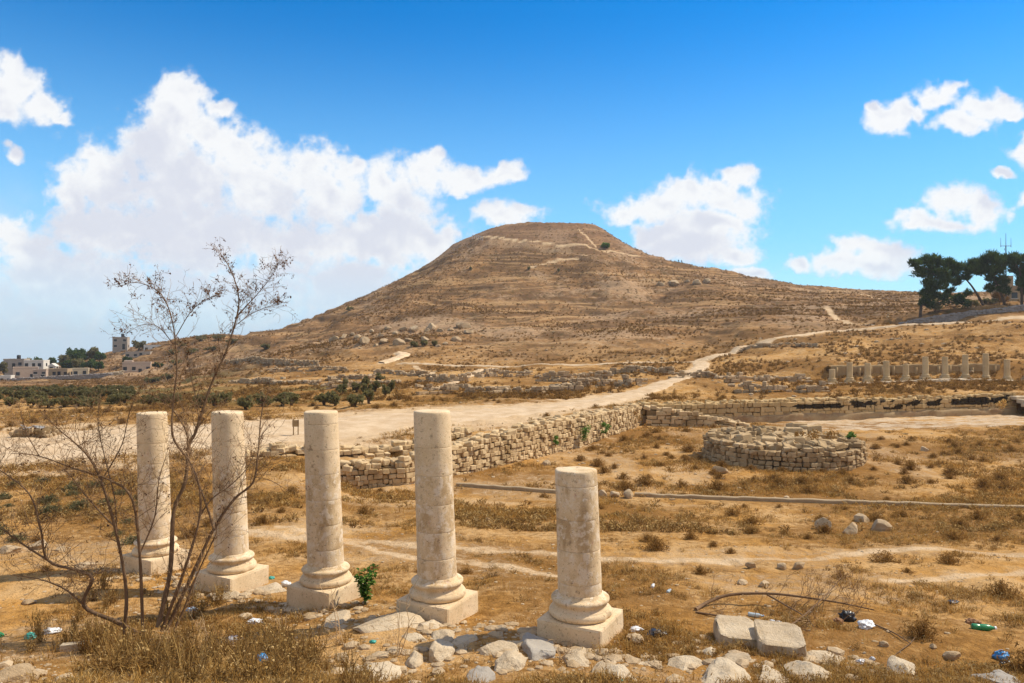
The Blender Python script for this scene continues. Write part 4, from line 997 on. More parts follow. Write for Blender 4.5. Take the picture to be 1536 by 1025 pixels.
def house(name, label, px0, px1, yt, yb, D, rot=18, mat='grey', depth=None, wins=3, floors=1, tank=False, door=True, rooms=(), group='village houses', gable=False, cat='house'):
    c = P3((px0+px1)/2, yb, D); b = np.array([c[0], c[1], land1(c[0], c[1])]); g = E+(HY-yb)/FPX*D
    b[2] = min(b[2], g)
    r = thing(name, label, cat, b, R(rot), group); W_ = (px1-px0)/FPX*D; zt = E+(HY-yt)/FPX*D-b[2]; zg = g-b[2]
    dp = depth or W_*.8; w = W_/(math.cos(R(abs(rot)))+dp/W_*math.sin(R(abs(rot)))) ; dp = dp*w/W_
    mb = MB(); cbox(mb, (0, dp/2-.2, (zt-.4)/2), (w/2, dp/2, (zt+.4)/2), 0, .03, .0, .5)
    for (rx, ry, rw, rh) in rooms: cbox(mb, (rx*w, dp*.5, zt+rh/2-.3), (rw*w/2, dp*.35, rh/2+.2), 0, .03, 0, .6)
    mb.build('wall', M_PLAS[mat], r)
    mb = MB()
    if gable:
        mesh('roof', [(-w/2-.3,-.5,zt-.2),(w/2+.3,-.5,zt-.2),(w/2+.3,dp+.1,zt-.2),(-w/2-.3,dp+.1,zt-.2),(0,-.5,zt+w*.38),(0,dp+.1,zt+w*.38)], [np.array([(0,1,4),(3,5,2)]), np.array([(0,4,5,3),(1,2,5,4),(0,3,2,1)])], M_PLAS[mat], r)
    else:
        for s in (-1,1):
            cbox(mb, (s*(w/2-.1), dp/2-.2, zt+.17), (.13, dp/2-.25, .2), 0, .04, 0, .7)
        cbox(mb, (0, -.1, zt+.171), (w/2+.02, .13, .2), 0, .04, 0, .7); cbox(mb, (0, dp-.3, zt+.171), (w/2+.02, .13, .2), 0, .04, 0, .7)
        mb.build('roof', M_PLAS[mat], r)
    fh = (zt-zg)/floors
    for f in range(floors):
        for k in range(wins):
            x = (k+.5+(.12 if k % 2 else -.1))/wins*w-w/2; z = zg+fh*(f+.55)
            ww, wh = min(.55, w/wins*.28), min(.6, fh*.2)
            if door and f == 0 and k == wins//2: continue
            m = MB(); box(m, (x, -.2, z), (ww, .05, wh)); q = m.build('window', M_GLASS, r)
            m = MB(); box(m, (x, -.24, z-wh-.07), (ww+.12, .1, .06)); m.build('sill', M_PLAS['white' if mat != 'white' else 'grey'], q)
    if door:
        m = MB(); k = wins//2; x = (k+.5)/wins*w-w/2; box(m, (x, -.2, zg+1.05), (.5,.05,1.1)); m.build('door', M_GLASS, r)
    m = MB(); box(m, (w/2, dp*.45, zg+fh*.55), (.05,.5,.55)); m.build('window', M_GLASS, r)
    if tank:
        t = MB(); lathe(t, [(.62,0),(.66,.1),(.66,1.15),(.55,1.35),(.2,1.42)], 12, .5, True, lambda P: P+np.array([w*.12, dp*.4, zt+.35])); t.build('water_tank', M_TANK, r, smooth=True)
        t = MB(); box(t, (w*.12, dp*.4, zt+.18), (.5,.5,.19)); t.build('tank_stand', M_PLAS['grey'], r)
M_TANK = plain_mat('water_tank', (.03,.03,.035), .5, .3)
house('flat_roofed_house', 'grey flat roofed house at the outer edge of the village with a black roof tank', 5, 37, 540, 554, 268, 14, 'grey', None, 3, 1, True)
house('flat_roofed_house', 'long whitish flat roofed house standing behind the pinkish one', 36, 66, 542, 554, 262, 10, 'white', None, 3, 1, False)
house('flat_roofed_house', 'pinkish house with a sunlit cream side wall at the foot of the village', 17, 60, 552.5, 571, 246, 32, 'pink', 9, 2, 1, False)
house('block_house', 'squat pinkish block house with three small windows beside the cream sided one', 49, 70, 556, 572, 238, 20, 'pink', None, 2, 2, False)
house('flat_roofed_house', 'long low brown house behind thin branches in the village', 68, 102, 555, 567, 246, 6, 'stone', None, 4, 1, False)
house('flat_roofed_house', 'cream coloured low house beside the dark tree row of the village', 108, 134, 554, 566, 246, 26, 'cream', None, 2, 1, False)
house('gabled_house', 'small white house with a pointed gable above the village', 73, 84, 549, 556, 264, 5, 'white', None, 1, 1, False, False, (), 'village houses', True)
house('tower_house', 'tall grey tower house alone on top of the village hill', 168, 192, 507, 524, 300, 16, 'grey', None, 2, 2, True)
house('stepped_house', 'three part house with a bright cream end wall on the slope', 181, 229, 545, 563, 244, 24, 'pink', 9, 4, 1, False, True, ((-.3,0,.3,1.0),))
house('ruined_house', 'whitish roofless house near the top of the village slope', 215, 247, 519, 529, 292, 10, 'white', None, 3, 1, False)
house('flat_roofed_house', 'long low grey house below the whitish roofless one', 188, 226, 529, 538, 280, 8, 'grey', 6, 4, 1, False)
house('shed', 'low white shed at the outer foot of the village', 0, 17, 565, 576, 240, 10, 'white', None, 2, 1, False, False, (), 'village houses', False, 'shed')
house('stone_house', 'brown stone house half hidden behind the darkest pine', 1512, 1552, 431, 458, 152, -8, 'stone', 9, 2, 1, False, True, ((-.35,0,.3,2.6),), None)
house('entrance_building', 'small beige building with a dark blue doorway on the flank of the great hill', 577, 601, 430, 441, 325, -16, 'stone', 6, 2, 1, False, True, ((.1,0,.5,1.4),), None, False, 'building')
stone_wall('village_wall', 'pale field wall below the cream village house', 'wall', [pt(150,570,236), pt(184,566,237)], lin([land1(*pt(150,570,236))-.2, land1(*pt(184,566,237))-.2]), lin([land1(*pt(150,570,236))+1.3, land1(*pt(184,566,237))+1.3]), .6, (.6,1.2), .45, M_SLAB, .06, 1, back=False)
stone_wall('village_wall', 'long dark stone wall along the foot of the village', 'wall', [pt(12,572,236), pt(80,573,235), pt(166,573,234)], lin([land1(*pt(12,572,236))-.3, land1(*pt(166,573,234))-.3]), lin([land1(*pt(12,572,236))+.8, land1(*pt(166,573,234))+.8]), .6, (.6,1.2), .4, M_GREYW, .06, 1, back=False)

def far_tree(label, px, y, D, w, h, mat, tone, group, name='tree', cat='tree', trunk=.25, n=700, leaf=.4):
    b = P3(px, y, D); b[2] = land1(b[0], b[1]); g = E+(HY-y)/FPX*D
    r = thing(name, label, cat, b, 0, group); rs = np.random.default_rng(int(px*13+y*5)); mb = MB(); st = MB()
    rr = w/FPX*D/2; hh = max(h/FPX*D + (g-b[2]), 1.2)
    k = 10
    for i in range(k):
        a = rs.uniform(0, 6.28); q = rs.uniform(.15,.72)*rr
        c = np.array([q*math.cos(a), q*math.sin(a), hh*(trunk+(1-trunk)*rs.uniform(.22,.72))])
        leaf_cloud(mb, c, rr*rs.uniform(.30,.48), n//k, leaf, (tone[0], tone[1]*rs.uniform(.6,1)), min(1.3, hh/rr*.5), .15, rs)
        tube(st, crom([(0,0,hh*trunk*.7), c*np.array([.4,.4,.8]), c], 3), np.linspace(.11,.03,7), 4)
    tube(st, [(0,0,-.2),(rs.normal()*.1,rs.normal()*.1,hh*trunk)], [.06*hh*.5+.06,.1], 6)
    st.build('trunk', M_PBARK, r); mb.build('crown', mat, r); return r
GV = 'dark trees among the village houses'
for i, (px, y, D, w, h) in enumerate([(96,548,272,24,20),(110,545,275,26,24),(124,545,278,26,24),(138,544,280,24,25),(150,546,276,20,20),(104,552,262,24,14),(118,553,262,24,16),(134,553,262,22,15),(148,555,258,20,13),(44,543,282,14,8),(56,544,282,16,9),(78,545,280,14,9)]):
    far_tree('dense dark green tree in the leafy belt between the village houses', px, y, D, w, h, M_OLIVE if i % 3 == 0 else M_PINE, (.25,1), GV, 'broadleaf_tree', 'tree', .15, 900, .5)
far_tree('dark tree against the bright end wall of the three part house', 237, 562, 242, 16, 20, M_PINE, (.1,.8), None, 'broadleaf_tree', 'tree', .12, 700, .45)
far_tree('dark tree on the roofline behind the tower house', 186, 512, 305, 9, 12, M_PINE, (.1,.8), None, 'broadleaf_tree', 'tree', .2, 500, .4)
far_tree('green tree on the slope just below the tower house', 208, 524, 296, 22, 16, M_OLIVE, (.1,.8), None, 'broadleaf_tree', 'tree', .15, 700, .45)
far_tree('dark tree in front of the long low grey house', 191, 544, 262, 15, 12, M_PINE, (.1,.7), None, 'broadleaf_tree', 'tree', .15, 600, .45)
far_tree('grey green tree at the outer edge of the village beside the house with roof tank', 6, 553, 262, 16, 12, M_OLIVE, (.0,.7), None, 'broadleaf_tree', 'tree', .15, 600, .45)
for i, (px, y, w, h) in enumerate([(300,512,26,10),(328,510,24,9),(270,520,24,9),(350,515,20,8),(258,532,24,9),(290,530,22,8),(318,527,22,8),(400,524,16,8),(262,548,20,9),(230,575,26,10),(250,571,22,10)]):
    p = hit(px, y, 120); far_tree('low dark green shrub on the ridge behind the bare shrub', px, y, p[1], w, h, M_OLIVE, (.0,.8), 'dark shrubs on the ridge behind the bare shrub', 'evergreen_shrub', 'bush', .05, 420, .4)
GO = 'young olive trees beyond the road'
OL = [(548,578,9,9),(570,572,10,11),(518,582,8,7),(513,592,14,12),(535,589,14,12),(550,592,12,11),(563,588,12,9),(578,594,11,10),(587,587,10,9),(486,608,18,14),(503,609,16,13),(532,610,22,13),(553,606,13,9)]
OL += [(20+k*25+random.uniform(-8,8), 609+random.uniform(-4,5), random.uniform(18,26), random.uniform(10,14)) for k in range(18)]
for px, y, w, h in OL:
    p = hit(px, y, 50); far_tree('small grey green olive tree in the scattered grove beyond the road', px, y, p[1], w*random.uniform(1.1,1.6), h*random.uniform(.65,1.0), M_OLIVE, (.05,.95), GO, 'olive_tree', 'olive tree', .03, 560, .13)
OL2 = [(k*14+random.uniform(-5,5), yy+random.uniform(-2,2), random.uniform(14,20), random.uniform(8,11)) for yy in (588,594,599) for k in range(-1,15)]
for px, y, w, h in OL2:
    p = hit(px, y, 80); far_tree('dark olive tree in the dense rows below the village', px, y, p[1], w, h, M_OLIVE, (0,.6), 'rows of olives below the village', 'olive_tree', 'olive tree', .03, 360, .2)
p = hit(908, 372, 250); far_tree('lone bright green bush high on the great hill', 908, 373, p[1]-.5, 17, 10, M_LEAF, (.2,1), None, 'green_bush', 'bush', .03, 600, .42)
for px, y, w, h in [(793,405,5,6),(838,407,4,4),(524,466,12,7),(706,404,4,4),(621,520,14,8),(637,519,12,7),(652,519,10,6)]:
    p = hit(px, y, 100); far_tree('small dark green bush on the slope of the great hill', px, y, p[1]-.3, w, h, M_OLIVE, (.1,.9), 'scattered bushes on the great hill', 'green_bush', 'bush', .03, 240, .3)
# ------------------------------------------------------------------ the bare shrub among the near columns
def bare_shrub():
    D0 = 10.5; b = P3(228,948,D0); b[2] = land1(b[0], b[1])-.03
    r = thing('bare_shrub', 'tall bare many stemmed shrub with few withered leaves before the two farthest near columns', 'shrub', b)
    rs = np.random.default_rng(3)
    stems = [
     ([(236,940),(256,855),(262,767),(281,722),(285,668),(294,647),(314,586),(328,555),(341,521),(355,470),(357,440),(345,405),(328,376)], .046, .006, .5),
     ([(244,945),(278,855),(300,775),(297,722),(284,690)], .036, .010, -.2),
     ([(252,944),(293,855),(322,793),(351,749),(380,723),(388,680),(393,622),(402,585)], .040, .005, .6),
     ([(262,946),(277,915),(296,868),(322,805)], .026, .012, .3),
     ([(322,793),(305,740),(288,690),(281,650),(262,618),(240,600),(218,588)], .024, .005, .2),
     ([(184,965),(190,888),(176,796),(152,722),(135,687),(113,665),(88,646),(60,618)], .036, .005, -.4),
     ([(214,950),(210,833),(199,749),(165,720),(110,702),(60,684),(18,680)], .032, .005, -.5),
     ([(221,956),(176,932),(128,908),(140,868),(121,856),(73,840),(64,796),(44,741),(0,705),(-30,690)], .044, .006, -.7),
     ([(128,908),(99,884),(60,868),(20,862)], .020, .005, -.6),
     ([(73,840),(37,818),(0,790),(-30,770)], .022, .005, -.6),
     ([(176,796),(150,765),(128,740),(96,704),(62,690)], .018, .004, .2),
     ([(300,775),(318,748),(345,728),(372,702),(385,668)], .018, .004, .6),
     ([(284,690),(262,655),(260,603),(266,555),(263,504),(253,463),(236,437),(206,424),(178,431)], .022, .004, -.1),
     ([(352,478),(368,458),(384,442),(402,422),(412,405),(417,392)], .013, .003, .6),
     ([(355,486),(374,472),(396,462),(412,458)], .010, .003, .6),
     ([(264,505),(285,470),(304,452),(330,440)], .010, .003, .1),
     ([(264,520),(240,492),(214,487),(190,500)], .010, .003, 0),
     ([(176,796),(172,742),(160,692),(150,640),(148,596)], .015, .003, .1),
     ([(152,722),(180,668),(196,620),(206,590)], .014, .003, .3),
     ([(210,833),(232,776),(240,720),(252,676)], .015, .004, .0),
     ([(285,668),(300,640),(296,600),(284,560),(280,520)], .013, .003, .4),
     ([(60,684),(40,650),(30,610)], .010, .003, -.5),
    ]
    twig = MB(); leaf = MB()
    for pts, r0, r1, dd in stems:
        n = len(pts); P = []
        base_top = 950
        for i, (x, y) in enumerate(pts):
            f = np.clip((950-y)/560, 0, 1.2)
            P.append(P3(x+rs.normal()*1.2, y, D0+dd*f*1.4+rs.normal()*.03)-b)
        c = crom(np.array(P), 5); m = MB()
        rad = np.linspace(r0, r1, len(c))*(1+.08*rs.normal(size=len(c)))*.74
        tube(m, c, rad, 7, .5); m.build('branch', M_BARK, r, smooth=True)
        # side shoots
        L = len(c)
        for i in range(int(L*.22), L, 1):
            for q in range(2):
                if rs.random() < .95:
                    T = c[min(i+1, L-1)]-c[max(i-1, 0)]; T /= np.linalg.norm(T)+1e-9
                    d = T*rs.uniform(.3,.9)+rs.normal(size=3)*np.array([.65,.65,.35])+np.array([0,0,.38]); d /= np.linalg.norm(d)
                    shoot(twig, leaf, c[i], d, rs.uniform(.18,.62)*(1.15 if b[2]+c[i][2] < 3.2 else (.8 if i < L*.7 else .45)), min(rad[i]*.45, .0052), rs, 2, b)
    twig.build('twigs', M_TWIG, r); leaf.build('withered_leaves', M_TWIGLEAF, r)
def shoot(tw, lf, p, d, L, rad, rs, lev, b, leafy=True, col=(.0,.6)):
    n = 5; pts = [p]; v = d.copy()
    for i in range(n):
        v = v+rs.normal(size=3)*.22+np.array([0,0,.05]); v /= np.linalg.norm(v); pts.append(pts[-1]+v*L/n)
    pts = np.array(pts); tube(tw, pts, np.linspace(rad, max(rad*.45, .0016), n+1), 3, rs.uniform(*col), False)
    if lev > 0:
        for i in range(1, n+1):
            if rs.random() < .55:
                d2 = v+rs.normal(size=3)*.8; d2 /= np.linalg.norm(d2)
                shoot(tw, lf, pts[i], d2, L*rs.uniform(.3,.6), max(rad*.6, .002), rs, lev-1, b, leafy, col)
    if leafy:
        h = (pts[-1]+b)[2]
        pr = .26 if h > 5.0 else (.16 if h > 4.0 else .06)
        for i in range(2, n+1):
            if rs.random() < pr*.40:
                k = rs.integers(1, 4)
                for _ in range(k):
                    a = rs.normal(size=3)*.5+np.array([0,0,-.9]); a /= np.linalg.norm(a); q = np.cross(a, rs.normal(size=3)); q /= np.linalg.norm(q)
                    s = rs.uniform(.016,.038); o = pts[i]+rs.normal(size=3)*.012
                    V = np.array([o, o+a*s*.5+q*s*.30, o+a*s*1.1, o+a*s*.5-q*s*.30]); lf.add(V, [np.array([[0,1,2,3]])], rs.random())
bare_shrub()

# ------------------------------------------------------------------ paving stones, slabs and rocks in the foreground
def slab(label, px0, px1, y0, y1, h=.16, mat=None, rot=None, sq=.82, rough=.10, seed=0, name='paving_slab', cat='paving slab', sink=.5, grp=None):
    a, b = hit((px0+px1)/2, y1), hit((px0+px1)/2, y0)
    c = (a+b)/2; c[2] = land1(c[0], c[1]); w = (px1-px0)/FPX*c[1]; d = max(abs(b[1]-a[1])*.95, .12)
    rot = R(random.uniform(-12, 6)) if rot is None else R(rot)
    if sq > .6: V, F = slab_v((w/2*1.04, d/2*.95, h*(.60 if seed in (19, 20) else .5)), seed, seed in (3, 4, 5, 6, 7, 19, 20, 21, 22))
    if seed in (19, 20): rot = R(-8 if seed == 19 else -14)
    else: V, F = crag_v(5, (w/2*.86, d/2*.8, h*.62), seed, 12, .5, .85, .24)
    o = mesh(name, V, [F], mat or M_SLAB, smooth=True, tone=np.full(len(V), (seed*37 % 10)/10), loc=(c[0], c[1], c[2]+(.05 if seed in (19, 20) else -h*.12)), rotz=rot)
    o.rotation_euler = (random.uniform(-.05,.05), random.uniform(-.05,.05), rot)
    return tag(o, label, cat, grp)
SL = [
 ('flat slab in the shade at the foot of the column with the green plant', 414,480,896,922,.13,None),
 ('crumbling pale slab running towards the viewer from the column with the green plant', 478,528,918,948,.14,None),
 ('large dark edged slab leading away from the plinth of the column with clean top drums', 528,632,928,960,.17,None),
 ('small square slab touching the front corner of the plinth with clean top drums', 624,668,934,952,.12,None),
 ('narrow slab between the large dark edged slab and the small square one', 604,645,948,966,.12,None),
 ('pale slab with a crack, second in the short line before the tall column plinth', 641,684,947,968,.13,None),
 ('bright slab at the end of the short line before the tall column plinth', 680,716,953,970,.12,None),
 ('upright broken block below the line of slabs, midway between two columns', 638,680,968,1002,.26,None),
 ('long brown slab between the two nearest columns', 710,774,966,986,.16,None),
 ('thin pale slab behind the long brown slab, against the shortest column plinth', 744,796,960,974,.10,None),
 ('big blue grey slab leaning at the shaded foot of the shortest column', 770,842,956,996,.20,'slate'),
 ('pointed broken block below the big blue grey slab', 740,790,986,1014,.22,None),
 ('greenish grey stone at the bottom edge below the pointed block', 700,740,1008,1030,.18,'slate'),
 ('large flat cream slab lying among dry thistles at the bottom of the scene', 514,596,990,1030,.15,None),
 ('rough pale lump right of the cream slab among thistles', 602,640,984,1006,.18,None),
 ('white weathered rock right below the plinth of the shortest column', 828,910,970,1002,.15,None),
 ('low white slab flush with the soil right of the shortest column', 946,994,986,1000,.08,None),
 ('long low pale slab leading to the pair of big square blocks', 996,1056,990,1011,.10,None),
 ('big square pale block, the one nearer the shortest column of the pair', 1076,1138,946,974,.30,None),
 ('big square pale block with a brown broken corner, farther from the columns', 1136,1200,954,986,.32,None),
 ('broad flat slab at the bottom edge under the pair of big square blocks', 1042,1126,998,1036,.12,None),
 ('flat slab at the bottom edge below the block with broken corner', 1126,1192,1002,1032,.12,None),
 ('thin slab edge wedged under the big square block', 1080,1140,984,1000,.08,None),
 ('small rough stone lying beside the big square block', 1048,1074,972,984,.12,None),
 ('grey veined pale outcrop right of the pair of square blocks', 1200,1268,972,1006,.16,None),
 ('low outcrop at the bottom edge below the grey veined one', 1180,1262,1002,1034,.12,None),
 ('single pale boulder with grey lichen alone in the bare soil near the lower edge', 1320,1384,994,1022,.20,None),
 ('small flat white stone between the outcrop and the lone boulder', 1280,1304,1006,1016,.08,None),
 ('greenish pale stone at the lower edge close to the blue plastic rag', 1472,1524,1016,1034,.14,'slate'),
 ('small slab with black pocks at the bottom below the white weathered rock', 880,924,1000,1017,.10,None),
 ('flat slab at the bottom edge beside a scrap of green plastic', 902,968,1008,1030,.10,None),
 ('pale slab in front of the column beside the bare shrub', 372,430,876,896,.12,None),
 ('whitish slab below the plinth beside the bare shrub', 310,372,884,902,.11,None)]
for i, (lab, a, b, c, d, h, mt) in enumerate(SL):
    slab(lab, a, b, c, d, h, M_SLATE if mt else M_SLAB, None, .85 if i not in (7, 11, 14) else .5, .10 if i not in (7,11,14,15,24,26) else .22, i+1)
def rock(label, px, y, w, hgt=.6, seed=0, mat=None, grp=None, sub=3, sq=.35, dmin=4, name='field_stone', cat='stone', sink=.25):
    p = hit(px, y, dmin); s = w/FPX*p[1]/2
    V, F = crag_v(sub+1, (s, s*random.uniform(.7,1.0), s*hgt*1.3), seed)
    o = mesh(name, V, [F], mat or M_ROCK, smooth=False, tone=np.full(len(V), (seed*29 % 10)/10), loc=(p[0], p[1], p[2]+s*hgt*(1-2*sink)), rotz=random.uniform(0,6))
    return tag(o, label, cat, grp)
for i, (lab, x, y, w) in enumerate([
 ('brown boulder on the dry field, nearest the kerb of a loose group of four', 1236,794,26),('low grey pair stone between two bigger boulders on the dry field',1277,799,24),
 ('flat brown stone just behind the boulders on the dry field',1293,783,22),('biggest round boulder of the loose group on the dry field',1320,797,28),
 ('brown stone on the near side of the dusty track',1198,852,19),('small pale stone beside the brown one by the dusty track',1173,853,14),('tiny pale stone out on the track side left of the dry bush',1126,851,14),
 ('pale boulder lying against the front of the round ruin',1080,710,20),('upright stone alone on the open pool floor right of the round ruin',1386,677,12),
 ('round grey stone near the end of the kerb beside the shortest column',904,744,14),('pale stone in the gap of the kerb',922,745,14),('largest pale stone at the start of the long kerb',944,746,19),
 ('dark round stone on the pool floor near the rubble wall',819,698,13),('small stone on the bare ground behind the tall column',732,782,10),('dark reddish black stone near the lone pale boulder',1426,986,20),
 ('small pink stone in the bare soil above the dark reddish one',1398,972,10),('round brown stone in the soil above the grey outcrop',1324,969,12),('pale pebble stone beside the white bottle',1094,934,14),
 ('brown stone left of the thorny fallen branch',1146,878,12),('white stone in the scrub left of the fallen branch',1113,876,12),('stone on the bare soil right of the shortest plinth',952,964,22)]):
    rock(lab, x, y, w, .62, i+3)
rs = np.random.default_rng(44)
GB = 'pale crags on the lower flank of the great hill'
for i, (x, y, w) in enumerate([(502,510,22),(529,503,11),(558,498,12),(548,514,24),(571,506,18),(575,515,20),(593,503,14),(598,517,26),(613,511,15),(582,494,14),(606,495,16),(622,496,18),(648,493,22),(637,510,16),(657,520,14),(668,517,13),(695,492,30),(684,512,20),(703,500,18),(640,498,14),(564,520,14),(516,507,16),(536,507,14),(660,497,12),(676,496,14),(990,428,16),(1010,427,22),(1046,426,18),(1060,424,16),(1031,423,12)]):
    rock('pale weathered crag among scrub on the lower flank of the great hill' if i < 25 else 'pale outcrop high on the shoulder of the great hill', x, y, w*.72, .55, i+50, M_CRAG, GB if i < 25 else 'pale outcrops on the hill shoulder', 3, .25, 90, 'hill_crag', 'crag', .42)
# broken terraces and excavated walls in front of the hill
RUN = [((620,575),(700,572),.9),((700,566),(790,563),1.0),((800,572),(905,570),1.2),((830,581),(960,577),1.0),((905,563),(1000,561),.9),((620,594),(760,590),.9),((770,592),(880,588),.8),((1000,570),(1060,566),.7),((560,560),(640,563),.6),
       ((400,560),(520,556),1.0),((330,548),(470,550),1.2),((480,572),(560,568),.7),((350,575),(470,578),.8),((1080,575),(1200,572),.8),((1100,590),(1240,588),.7),((1110,528),(1220,520),.8),((500,583),(600,577),.7)]
for i, (a, b, h) in enumerate(RUN):
    pa, pb = hit(*a, 60), hit(*b, 60); n = 5; ln = [tuple(pa[:2]+(pb-pa)[:2]*k/n+rs.normal(size=2)*.5) for k in range(n+1)]
    zs = [land1(*q) for q in ln]
    stone_wall('ruined_wall', 'low tumbled field wall on the terraces between the road and the great hill', 'ruin wall', ln, lin([z-.3 for z in zs]), lin([z+h*rs.uniform(.45,1.0) for z in zs]), .7, (.35,.9), .36, M_CRAG, .2, 1, 'tumbled walls on the terraces', True, .35, .15, False, False)
# ------------------------------------------------------------------ dry grass, scrub and rubble
def blade_set(rs, nb, h, spread, w, lean=.5, two=True):
    V = []; F3 = []; T = []
    for i in range(nb):
        a = rs.uniform(0, 6.283); q = spread*math.sqrt(rs.random()); hh = h*rs.uniform(.45,1.1)
        ox, oy = q*math.cos(a), q*math.sin(a); l = lean*rs.uniform(.2,1.1)*hh; a2 = a+rs.normal()*.9
        dx, dy = math.cos(a2)*l, math.sin(a2)*l; t = rs.uniform(0, 6.283); wx, wy = math.cos(t)*w/2, math.sin(t)*w/2
        n = len(V); tn = np.clip(rs.normal(.5,.22), 0, 1)
        if two:
            V += [(ox-wx,oy-wy,-.02),(ox+wx,oy+wy,-.02),(ox+dx*.35-wx*.8,oy+dy*.35-wy*.8,hh*.6),(ox+dx*.35+wx*.8,oy+dy*.35+wy*.8,hh*.6),(ox+dx,oy+dy,hh)]
            F3 += [(n,n+1,n+3),(n,n+3,n+2),(n+2,n+3,n+4)]; T += [tn]*5
        else:
            V += [(ox-wx,oy-wy,-.02),(ox+wx,oy+wy,-.02),(ox+dx,oy+dy,hh)]; F3 += [(n,n+1,n+2)]; T += [tn]*3
    return np.array(V), np.array(F3), np.array(T)
def scrub_set(rs, nb, r, h, w, flakes=2, fl=.03):
    """a springy cushion of twigs with small dry leaves"""
    V = []; F3 = []; T = []
    for i in range(nb):
        a = rs.uniform(0, 6.283); e = rs.uniform(.12, 1.5)
        d = np.array([math.cos(a)*math.cos(e)*r, math.sin(a)*math.cos(e)*r, math.sin(e)*h])*rs.uniform(.6,1.08)
        o = np.array([d[0]*.12, d[1]*.12, -.03]); t = rs.normal(size=3); t = np.cross(d, t); t *= w/2/(np.linalg.norm(t)+1e-9)
        mid = o+(d-o)*.55+rs.normal(size=3)*r*.07; n = len(V); tn = np.clip(rs.normal(.4,.2), 0, 1)
        V += [o-t, o+t, mid-t*.8, mid+t*.8, d]; F3 += [(n,n+1,n+3),(n,n+3,n+2),(n+2,n+3,n+4)]; T += [tn]*5
        for k in range(flakes):
            c = mid+(d-mid)*rs.uniform(.1,1)+rs.normal(size=3)*r*.05; a_ = rs.normal(size=3); a_ *= fl*rs.uniform(.5,1.3)/np.linalg.norm(a_); b_ = np.cross(a_, rs.normal(size=3)); b_ *= fl*.5/(np.linalg.norm(b_)+1e-9)
            n = len(V); V += [c-a_, c+b_, c+a_]; F3 += [(n,n+1,n+2)]; T += [np.clip(rs.normal(.55,.22), 0, 1)]*3
    return np.array(V), np.array(F3), np.array(T)
def strew(name, variants, X, Y, S, tshift, mat, label, cat, kind='stuff', zoff=0.0, rs=RNG):
    Z = land(X, Y)+zoff; n = len(X); vi = rs.integers(0, len(variants), n); rot = rs.uniform(0, 6.283, n)
    Vs, Fs, Ts, base = [], [], [], 0
    for k, (V, F, T) in enumerate(variants):
        idx = np.where(vi == k)[0]
        if not len(idx): continue
        c, s = np.cos(rot[idx]), np.sin(rot[idx]); sc = S[idx]
        x = (V[None,:,0]*c[:,None]-V[None,:,1]*s[:,None])*sc[:,None]+X[idx][:,None]
        y = (V[None,:,0]*s[:,None]+V[None,:,1]*c[:,None])*sc[:,None]+Y[idx][:,None]
        z = V[None,:,2]*(sc*rs.uniform(.8,1.2,len(idx)))[:,None]+Z[idx][:,None]
        Vs.append(np.stack([x,y,z], -1).reshape(-1,3)); Ts.append(np.clip(T[None,:]+tshift[idx][:,None], 0, 1).ravel())
        Fs.append((F[None]+(np.arange(len(idx))*len(V))[:,None,None]+base).reshape(-1, F.shape[1])); base += len(idx)*len(V)
    o = mesh(name, np.concatenate(Vs), [np.concatenate(Fs)], mat, tone=np.concatenate(Ts))
    return tag(o, label, cat, None, kind)
def fan(n, d0, d1, rs, half=.80, power=.5):
    """points spread evenly to the eye between two distances"""
    u = rs.uniform(-half, half, n); D = d0*(d1/d0)**rs.random(n); return u*D, D
TRK = [(TRACK,.8),(TRACK2,.55),(TRACK3,.4)]
def keep_off(x, y, rs):
    k = np.ones(len(x), bool)
    for t, w in TRK: k &= seg_dist(x, y, t) > w*rs.uniform(.35,1.3,len(x))
    k &= seg_dist(x, y, MAIN[:9]) > rs.uniform(4.2,6.2,len(x)); k &= seg_dist(x, y, MAIN[8:12]) > 2.6; k &= seg_dist(x, y, MAIN[11:]) > 1.5
    for t, w in ((PATHH,1.2),(TRAIL,.9),(TRAIL2,.6),(SPUR,1.8),(PSLOPE,1.0)): k &= seg_dist(x, y, t) > w
    k &= seg_dist(x, y, WALL_L) > .5; k &= seg_dist(x, y, WALL_F) > .9
    k &= np.hypot(x-RUIN.location[0], y-RUIN.location[1]) > 4.3
    for a, b in NEARXY: k &= np.hypot(x-a, y-b) > .55
    ins = in_poly(x, y, POOL); k &= ~(ins & (x > 20) & (x < 45) & (y-(56+.255*(x-9.9)) > -8))
    return k
rs = np.random.default_rng(101)
gs = [scrub_set(rs, 13, .10, .065, .007, 2, .020) for _ in range(5)]+[scrub_set(rs, 18, .17, .10, .007, 2, .022) for _ in range(2)]
gv = [blade_set(rs, 26, .075, .14, .007, 1.3) for _ in range(6)]+[blade_set(rs, 12, .15, .07, .0055, .7) for _ in range(2)]
X, Y = fan(52000, 6.0, 26, rs); p = fbm(X*.42, Y*.42, o=4)+.35*(fbm(X*1.7, Y*1.7, o=2)-.5)
k = keep_off(X, Y, rs) & (rs.random(len(X)) < np.clip((p-.50)*6, .02, .85)); X, Y = X[k], Y[k]; h_ = rs.random(len(X)) < .36; XS, YS = X[~h_], Y[~h_]; X, Y = X[h_], Y[h_]
strew('dry_stubble', gs, XS, YS, rs.uniform(.5,1.3,len(XS)), rs.normal(0,.15,len(XS))+.3*(fbm(XS*.3+9, YS*.3, o=3)-.5), M_THIST, 'low brown stubble and dry herbs in patches on the near ground', 'stubble')
strew('dry_grass', gv, X, Y, rs.uniform(.55,1.25,len(X)), rs.normal(0,.12,len(X))+.25*(fbm(X*.3+9, Y*.3, o=3)-.5), M_STRAW, 'golden dry grass growing in patches on the near ground', 'grass')
gv2 = [blade_set(rs, 16, .15, .30, .024, 1.2, False) for _ in range(5)]
